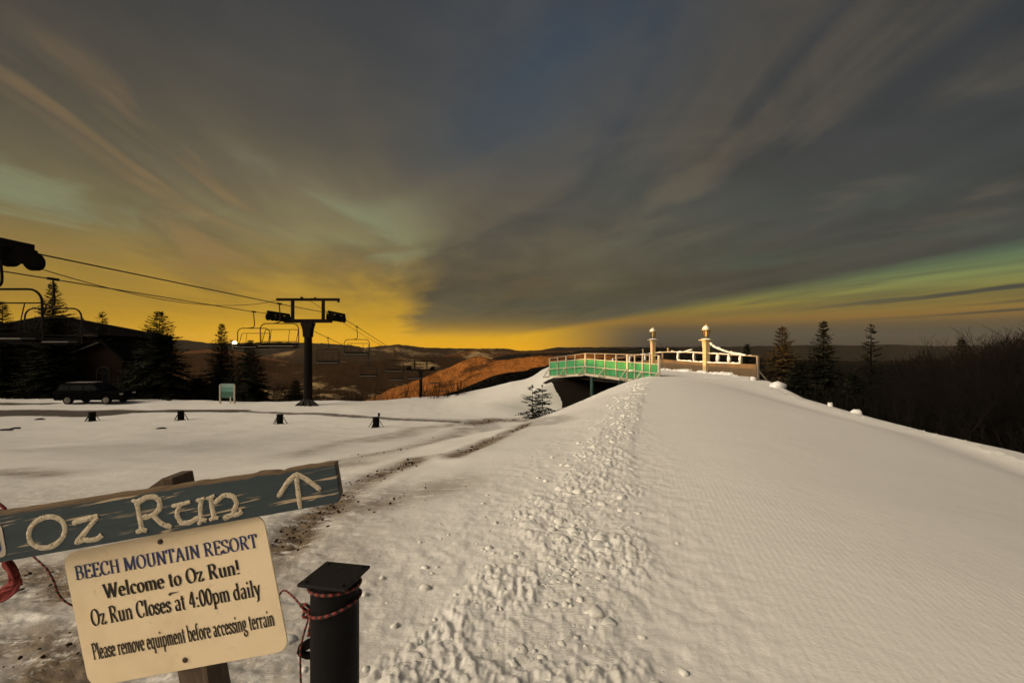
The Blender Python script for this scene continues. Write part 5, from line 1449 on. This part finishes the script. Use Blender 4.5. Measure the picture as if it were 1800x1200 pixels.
for i in range(46):
    px = 455+330*rng.random(); d = 43+18*rng.random(); x = (px-900)/FPX*d
    tp_ = np.interp(px, [455, 500, 560, 620, 700, 790], [655, 660, 688, 694, 700, 698])+16*rng.random()
    H = EYE-(tp_-HZ)/FPX*d-ground(x, d)
    if H > 1.2: bare_tree(x, d, H, 'leafless sapling below the snow edge beyond the tall lift tower', 'saplings beyond the snow edge')
# the wood farther down the slope on the right, one dark mass
V_, Q_ = [], []
for i in range(1500):
    d_ = 46+75*rng.random()**1.2; px = 1290+720*rng.random(); x = (px-900)/FPX*d_
    top_ = EYE-(float(np.interp(px, *tops))+10+(16 if px > 1640 else 0)+30*rng.random()**1.5-HZ)/FPX*d_
    g_ = -8-0.04*d_ if d_ < 84 else -11.5
    n_ = 46; H_ = max(2.0, top_-g_)
    tt_ = rng.random(n_); rad_ = (0.25+1.15*np.sin(np.pi*np.clip(tt_*0.85+.12, 0, 1)))*(.6+.6*rng.random())
    ang_ = rng.random(n_)*6.283
    c_ = np.stack([x+rad_*np.cos(ang_)*rng.random(n_), d_+rad_*np.sin(ang_)*rng.random(n_), g_+H_*tt_], 1)
    up_ = np.stack([rng.normal(0, .35, n_)+np.cos(ang_)*.5, rng.normal(0, .35, n_)+np.sin(ang_)*.5, np.ones(n_)], 1); up_ /= np.linalg.norm(up_, axis=1)[:, None]
    sd__ = np.stack([-np.sin(ang_), np.cos(ang_), rng.normal(0, .2, n_)], 1)
    for c1, u1, s1, t1 in zip(c_, up_, sd__, tt_):
        l1 = .5+.8*rng.random(); w1 = .05+.18*(1-t1)*rng.random(); b_ = len(V_)
        V_ += [c1-s1*w1, c1+s1*w1, c1+u1*l1+s1*w1*.3, c1+u1*l1-s1*w1*.3]; Q_.append((b_, b_+1, b_+2, b_+3))
o = link_mesh('far_wood', V_, Q_, M['bark']); o['kind'] = 'stuff'; o['label'] = 'far wood of bare trees down the slope on the right'

# brush under the trees
bm_ = MB(); rb = random.Random(5)
for i in range(5200):
    if i % 5:
        y = 8+54*rb.random(); x = float(xr_of(y))+1.3+26*rb.random()**1.4
    else: x = -44+40*rb.random(); y = 40.3+11*rb.random()
    if abs(900+FPX*x/y-900) > 1100: continue
    z = ground(x, y)
    for k in range(3):
        d_ = Vector((rb.gauss(0, .35), rb.gauss(0, .35), 1)).normalized(); l_ = .5+1.1*rb.random(); s_ = Vector((rb.gauss(0, 1), rb.gauss(0, 1), 0)).normalized()*.012
        p = Vector((x+rb.gauss(0, .1), y+rb.gauss(0, .1), z-.05)); q = p+d_*l_; tip = q+Vector((rb.gauss(0, .2), rb.gauss(0, .2), .25))
        bm_.addmesh([p-s_*1.4, p+s_*1.4, q+s_, q-s_, tip], [(0, 1, 2, 3), (3, 2, 4)])
o = link_mesh('brush', bm_.v, bm_.f, M['bark']); o['kind'] = 'stuff'; o['label'] = 'leafless brush under the trees'

# ------------------------------------------------------------------ lodge on the left
lg = thing('lodge', 'large dark wooden lodge with hipped roof and gabled entrance wing', 'building', (-44, 50, -4.5))
def gable(pts, y0, y1): m = MB(); m.prism([Vector((a, y0, b)) for a, b in pts], (0, y1-y0, 0)); return m
def fx(px, d): return (px-900)/FPX*d
def fz(py, d): return EYE-(py-HZ)/FPX*d
D1 = 50.0; bz = -5.5
m_ = MB(); m_.prism([Vector((fx(-90, D1), D1, bz)), Vector((fx(172, D1), D1, bz)), Vector((fx(172, D1), D1+11, bz)), Vector((fx(-90, D1), D1+11, bz))], (0, 0, fz(590, D1)-bz)); wb(m_, 'wall', M['lodge_wall'], lg)
# hipped roof
e = .6; X0, X1 = fx(-96, D1), fx(181, D1); zE = fz(590, D1)+.02; rz_ = fz(556, D1+5.5)
m_ = MB(); vs_ = [Vector((X0, D1-e, zE)), Vector((X1, D1-e, zE)), Vector((X1, D1+11+e, zE)), Vector((X0, D1+11+e, zE)), Vector((fx(-40, D1), D1+5.5, rz_-1.2)), Vector((fx(60, D1+5.5), D1+5.5, rz_)), Vector((fx(118, D1+5.5), D1+5.5, rz_))]
m_ = MB(); vs_ = [Vector((X0, D1-e, zE)), Vector((X1, D1-e, zE)), Vector((X1, D1+11+e, zE)), Vector((X0, D1+11+e, zE)), Vector((fx(70, D1+5.5), D1+5.5, rz_)), Vector((fx(114, D1+5.5), D1+5.5, rz_))]
m_.addmesh(vs_, [(0, 1, 5, 4), (1, 2, 5), (2, 3, 4, 5), (3, 0, 4), (3, 2, 1, 0)]); rf = wb(m_, 'roof', M['roof'], lg)
m_ = MB(); m_.bar((X0, D1-e-.03, zE+.0), (X1, D1-e-.03, zE+.0), .1, .22); wb(m_, 'eave_board', M['trim'], lg)
m_ = MB(); m_.bar((fx(20, D1), D1-.35, fz(604, D1)), (fx(160, D1), D1-.35, fz(604, D1)), .6, .12); wb(m_, 'porch_roof', M['roof'], lg)
for px in (20, 55, 95):
    m_ = MB(); m_.box((fx(px, D1), D1-.03, fz(640, D1)), (1.2, .08, 1.5)); w_ = wb(m_, 'window', M['trim'], lg)
    m_ = MB(); m_.box((fx(px, D1), D1-.075, fz(640, D1)), (1.04, .02, 1.34)); m2 = wbc(m_, 'pane', M['glass'], w_)
D2 = 44.0
xl_, xr__, xp = fx(134, D2), fx(214, D2), fx(186, D2)
zl_, zr__, zp_ = fz(622, D2), fz(628, D2), fz(603, D2)
gable([(xl_, bz), (xr__, bz), (xr__, zr__), (xp, zp_), (xl_, zl_)], D2, D2+6); 
wb(gable([(xl_, bz), (xr__, bz), (xr__, zr__), (xp, zp_), (xl_, zl_)], D2, D2+6.3), 'wing_wall', M['wing_wall'], lg)
def slab(a, b, name, mt, th_, y0, y1):
    a = Vector((a[0], 0, a[1])); b = Vector((b[0], 0, b[1])); d_ = (b-a).normalized(); n_ = Vector((-d_.z, 0, d_.x)); n_ = n_ if n_.z > 0 else -n_
    m = MB(); m.prism([Vector((p.x, y0, p.z)) for p in (a, b, b+n_*th_, a+n_*th_)], (0, y1-y0, 0)); return wb(m, name, mt, lg)
slab((xl_-.55, zl_-.28), (xp-.012, zp_+.02), 'wing_roof', M['roof'], .14, D2-.5, D2+6.6)
slab((xr__+.5, zr__-.30), (xp+.012, zp_+.02), 'wing_roof', M['roof'], .14, D2-.5, D2+6.6)
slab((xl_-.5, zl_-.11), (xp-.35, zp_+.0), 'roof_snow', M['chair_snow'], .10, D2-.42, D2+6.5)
cxw, zs, ww = fx(182, D2), fz(655, D2), .55
def archpoly(w, z0, zs_, n=10): return [(cxw-w, z0), (cxw+w, z0)]+[(cxw+w*math.cos(math.pi*k/n), zs_+w*math.sin(math.pi*k/n)) for k in range(n+1)]
m_ = MB(); m_.prism([Vector((a, D2-.06, b)) for a, b in archpoly(ww+.12, fz(692, D2), zs)], (0, .05, 0)); wf = wb(m_, 'arched_window', M['trim'], lg)
m_ = MB(); m_.prism([Vector((a, D2-.08, b)) for a, b in archpoly(ww, fz(690, D2), zs)], (0, .018, 0)); wbc(m_, 'pane', M['glass'], wf)
m_ = MB(); m_.bar((cxw, D2-.095, fz(690, D2)), (cxw, D2-.095, zs+ww), .05, .02, up=(0, 1, 0)); m_.bar((cxw-ww, D2-.093, zs), (cxw+ww, D2-.093, zs), .02, .05); wbc(m_, 'muntin', M['trim'], wf)
m_ = MB(); m_.bar((fx(209, D2), D2-.08, bz), (fx(209, D2), D2-.08, fz(662, D2)), .10, .10); wb(m_, 'porch_post', M['trim'], lg)

# ------------------------------------------------------------------ parked dark off-road car
cy_ = 37.0; cX = fx(169, cy_)
car = thing('parked_car', 'dark off-road car with pale wheels parked before the lodge, snow on its roof', 'car', (cX, cy_, ground(cX, cy_-.6)), R(4))
CW = 1.86
def arch_cut(xc, r, n=8): return [(xc-r*math.cos(math.pi*k/n), .34+r*math.sin(math.pi*k/n)) for k in range(n+1)]
low = [(-2.42, .34)]+arch_cut(-1.42, .42)+arch_cut(1.46, .42)+[(2.36, .34), (2.46, .46), (2.45, .78), (2.36, .92), (1.25, 1.03), (-2.36, 1.04), (-2.46, .9), (-2.46, .45)]
m_ = MB(); m_.prism([Vector((a, -CW/2, b)) for a, b in low], (0, CW, 0)); m_.build('body', M['car_paint'], car, bevel=.04)
m_ = MB()
cab0 = [(-2.34, 1.043), (1.10, 1.043), (.42, 1.60), (.15, 1.66), (-2.0, 1.66), (-2.16, 1.58)]
vs_ = [Vector((a, -CW/2*(1 if b < 1.1 else .82)+.02, b)) for a, b in cab0]+[Vector((a, CW/2*(1 if b < 1.1 else .82)-.02, b)) for a, b in cab0]
m_.addmesh(vs_, [tuple(reversed(range(6))), tuple(range(6, 12))]+[(i, (i+1) % 6, 6+(i+1) % 6, 6+i) for i in range(6)]); m_.build('cabin', M['car_paint'], car, bevel=.03)
def side_pt(a, b, sg): k = (b-1.04)/(.62); w = CW/2*(1-.18*np.clip(k, 0, 1))-.02+.006; return Vector((a, sg*w, b))
for sg in (-1, 1):
    for poly in ([(-2.14, 1.12), (-1.36, 1.12), (-1.36, 1.53), (-2.04, 1.53)], [(-1.28, 1.12), (-.36, 1.12), (-.36, 1.53), (-1.28, 1.53)], [(-.28, 1.12), (.86, 1.12), (.38, 1.53), (-.28, 1.53)]):
        m_ = MB(); m_.prism([side_pt(a, b, sg) for a, b in poly], (0, sg*.004, 0)); m_.build('side_window', M['glass'], car)
    for nm_, poly in (('front_door', [(-.33, .47), (.86, .47), (.95, 1.0), (-.33, 1.0)]), ('rear_door', [(-1.32, .60), (-.93, .47), (-.36, .47), (-.36, 1.0), (-1.32, 1.0)])):
        m_ = MB(); m_.prism([Vector((a, sg*(CW/2+.0005), b)) for a, b in poly], (0, sg*.008, 0)); dr_ = m_.build(nm_, M['car_paint'], car, bevel=.004)
        m_ = MB(); m_.box((poly[-1][0]+.12 if nm_ == 'front_door' else -1.2, sg*(CW/2+.02), .93), (.16, .025, .03)); m_.build('handle', M['rubber'], dr_)
    m_ = MB(); m_.box((.78, sg*(CW/2+.1), 1.1), (.12, .2, .13)); m_.build('wing_mirror', M['car_paint'], car, bevel=.02)
    m_ = MB(); m_.box((2.435, sg*.66, .80), (.05, .36, .14)); m_.build('headlight', M['lens_glass'], car, bevel=.02)
    m_ = MB(); m_.box((-2.45, sg*.80, .86), (.05, .17, .26)); m_.build('tail_light', M['red_lens'], car, bevel=.02)
    m_ = MB(); m_.bar((-1.95, sg*.66, 1.70), (.1, sg*.66, 1.70), .04, .04); m_.build('roof_rail', M['rubber'], car)
    for xw in (-1.42, 1.46):
        m_ = MB(); m_.lathe((xw, sg*(CW/2-.11), .35), [(.22, -.11), (.33, -.11), (.35, -.08), (.35, .08), (.33, .11), (.22, .11)], 28, 'y'); wh = m_.build('wheel', M['rubber'], car, True)
        m_ = MB(); m_.lathe((xw, sg*(CW/2-.005), .35), [(.225, -.012*1), (.225, .004), (.19, .008)], 28, 'y')
        for k in range(5):
            a_ = 2*math.pi*k/5; m_.bar((xw, sg*(CW/2+.012), .35), (xw+.2*math.cos(a_), sg*(CW/2+.012), .35+.2*math.sin(a_)), .02, .07, up=(0, 0, 1))
        m_.build('rim', M['rim'], wh)
m_ = MB(); m_.prism([Vector((.48+.005, -.66, 1.565)), Vector((1.06, -.82, 1.09)), Vector((1.06, .82, 1.09)), Vector((.485, .66, 1.565))], (.008, 0, .01)); m_.build('windscreen', M['glass'], car)
m_ = MB(); m_.box((2.44, 0, .52), (.1, 1.7, .2)); m_.build('bumper', M['rubber'], car, bevel=.03)
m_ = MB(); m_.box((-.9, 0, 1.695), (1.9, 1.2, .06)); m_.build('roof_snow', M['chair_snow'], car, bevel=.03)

# ------------------------------------------------------------------ short bollards, marker stake, street lamp, trail board
def bollard(label, px, base, d=None, flip=1):
    x, y = ray_ground(px, base)
    t = thing('bollard', label, 'bollard', (x, y, ground(x, y)-.03), 0, 'short black bollards along the snowy road')
    m_ = MB(); m_.lathe((0, 0, 0), [(.20, 0), (.175, .06), (.17, .50), (.185, .51), (.185, .57), (.15, .59)], 20); m_.build('body', M['rubber'], t, True)
    for a_ in (180, 20, 250):
        m_ = MB(); dd_ = Vector((math.cos(R(a_)), math.sin(R(a_)), 0)); m_.bar(dd_*.17+Vector((0, 0, .42)), dd_*.42+Vector((0, 0, -.02)), .03, .03); m_.build('strut', M['lift_steel'], t)
    m_ = MB(); m_.lathe((0, 0, 0), [(.27, -.05), (.27, .03), (.25, .04)], 20); m_.build('base_plate', M['rubber'], t, True)
bollard('short black bollard farthest left, against the muddy road strip', 162, 740)
bollard('short black bollard below the widest spruce, second from the left', 318, 738)
bollard('short black bollard in front of the tall lift tower', 492, 745)
bollard('short black bollard with a marker stake behind it, farthest right', 661, 751)
sx_, sy_ = ray_ground(666, 742)
st = thing('marker_stake', 'thin white stake with a black top behind the right-hand bollard', 'stake', (sx_, sy_, ground(sx_, sy_)-.02))
m_ = MB(); m_.lathe((0, 0, 0), [(.025, 0), (.025, .36)], 8); m_.build('pole', M['white_post'], st, True)
m_ = MB(); m_.box((0, 0, .46), (.11, .08, .20)); m_.build('cap', M['rubber'], st, bevel=.01)

pd = 46.0; lxp = fx(408, pd); gz = ground(lxp, pd)
sl = thing('street_lamp', 'street lamp with a glowing white head beside the slender spruce', 'street lamp', (lxp, pd, gz))
hz_ = fz(601, pd)-gz
m_ = MB(); m_.lathe((0, 0, 0), [(.09, -.3), (.07, hz_*.5), (.055, hz_+.12)], 10); m_.build('pole', M['grey_wood'], sl, True)
m_ = MB(); m_.bar((0, 0, hz_+.08), (.16, -.05, hz_+.05), .06, .06); m_.box((-.06, 0, hz_+.16), (.3, .16, .06)); m_.build('arm', M['lift_steel'], sl)
m_ = MB(); m_.addmesh([Vector(q) for q in icv*np.array([.24, .14, .15])+np.array([.30, -.08, hz_-.06])], icf)
em = bpy.data.materials.new('lamp_glow'); em.use_nodes = True; T = NT(em.node_tree); T.n['Principled BSDF'].inputs['Base Color'].default_value = (.9, .8, .6, 1)
T.n['Principled BSDF'].inputs['Emission Color'].default_value = (1, .82, .46, 1); T.n['Principled BSDF'].inputs['Emission Strength'].default_value = 6.0
m_.build('lamp_head', em, sl, True)

gd = 37.3; gx = fx(399, gd); gzz = ground(gx, gd)
tb = thing('trail_board', 'teal and green trail board between two pale posts by the road', 'sign', (gx, gd, gzz))
for px in (387.0, 412.0):
    m_ = MB(); m_.box((fx(px, gd)-gx, 0, 0.70), (.11, .11, 1.75)); m_.build('post', M['white_post'], tb, bevel=.01)
M['teal'] = mat('teal_board', (.10, .24, .22), .6, 0, .3, 2.5); M['pale_teal'] = mat('pale_teal_board', (.22, .33, .29), .6, 0, .25, 4); M['deep_green'] = mat('deep_green_board', (.035, .11, .075), .6, 0, .4, 4)
for nm_, a_, b_, mt in (('header_panel', 674, 680.5, 'pale_teal'), ('map_panel', 680.7, 688, 'teal'), ('lower_panel', 688.2, 699, 'deep_green')):
    m_ = MB(); m_.box((0, -.0, (fz(a_, gd)+fz(b_, gd))/2-gzz), (1.05, .04, fz(a_, gd)-fz(b_, gd))); m_.build(nm_, M[mt], tb)
m_ = MB(); m_.box((.28, 0, .2), (.09, .05, .75)); m_.build('inner_post', M['white_post'], tb)

# small dark litter lying on the snow
for (px, py, w_, lab) in ((283, 753, .42, 'small dark clod lying alone on the snow below the bollards'), (8, 756, .6, 'dark muddy clod at the left edge, below the road'), (27, 753, .45, 'second dark muddy clod near the left edge, beside a larger one'), (69, 737, .5, 'thin dark twig lying by the road edge on the left')):
    x, y = ray_ground(px, py)
    n = icv*np.array([w_*.62, w_*.45, .055])*(1+.5*fbm(icv[:, :1]*2+px, icv[:, 1:2]*2+py, 3))
    o = link_mesh('mud_clod', n.tolist(), icf, M['litter'], None, True); o.location = (x, y, ground(x, y)+.01)
    tag(o, lab, 'mud clod', 'dark clods on the snow')
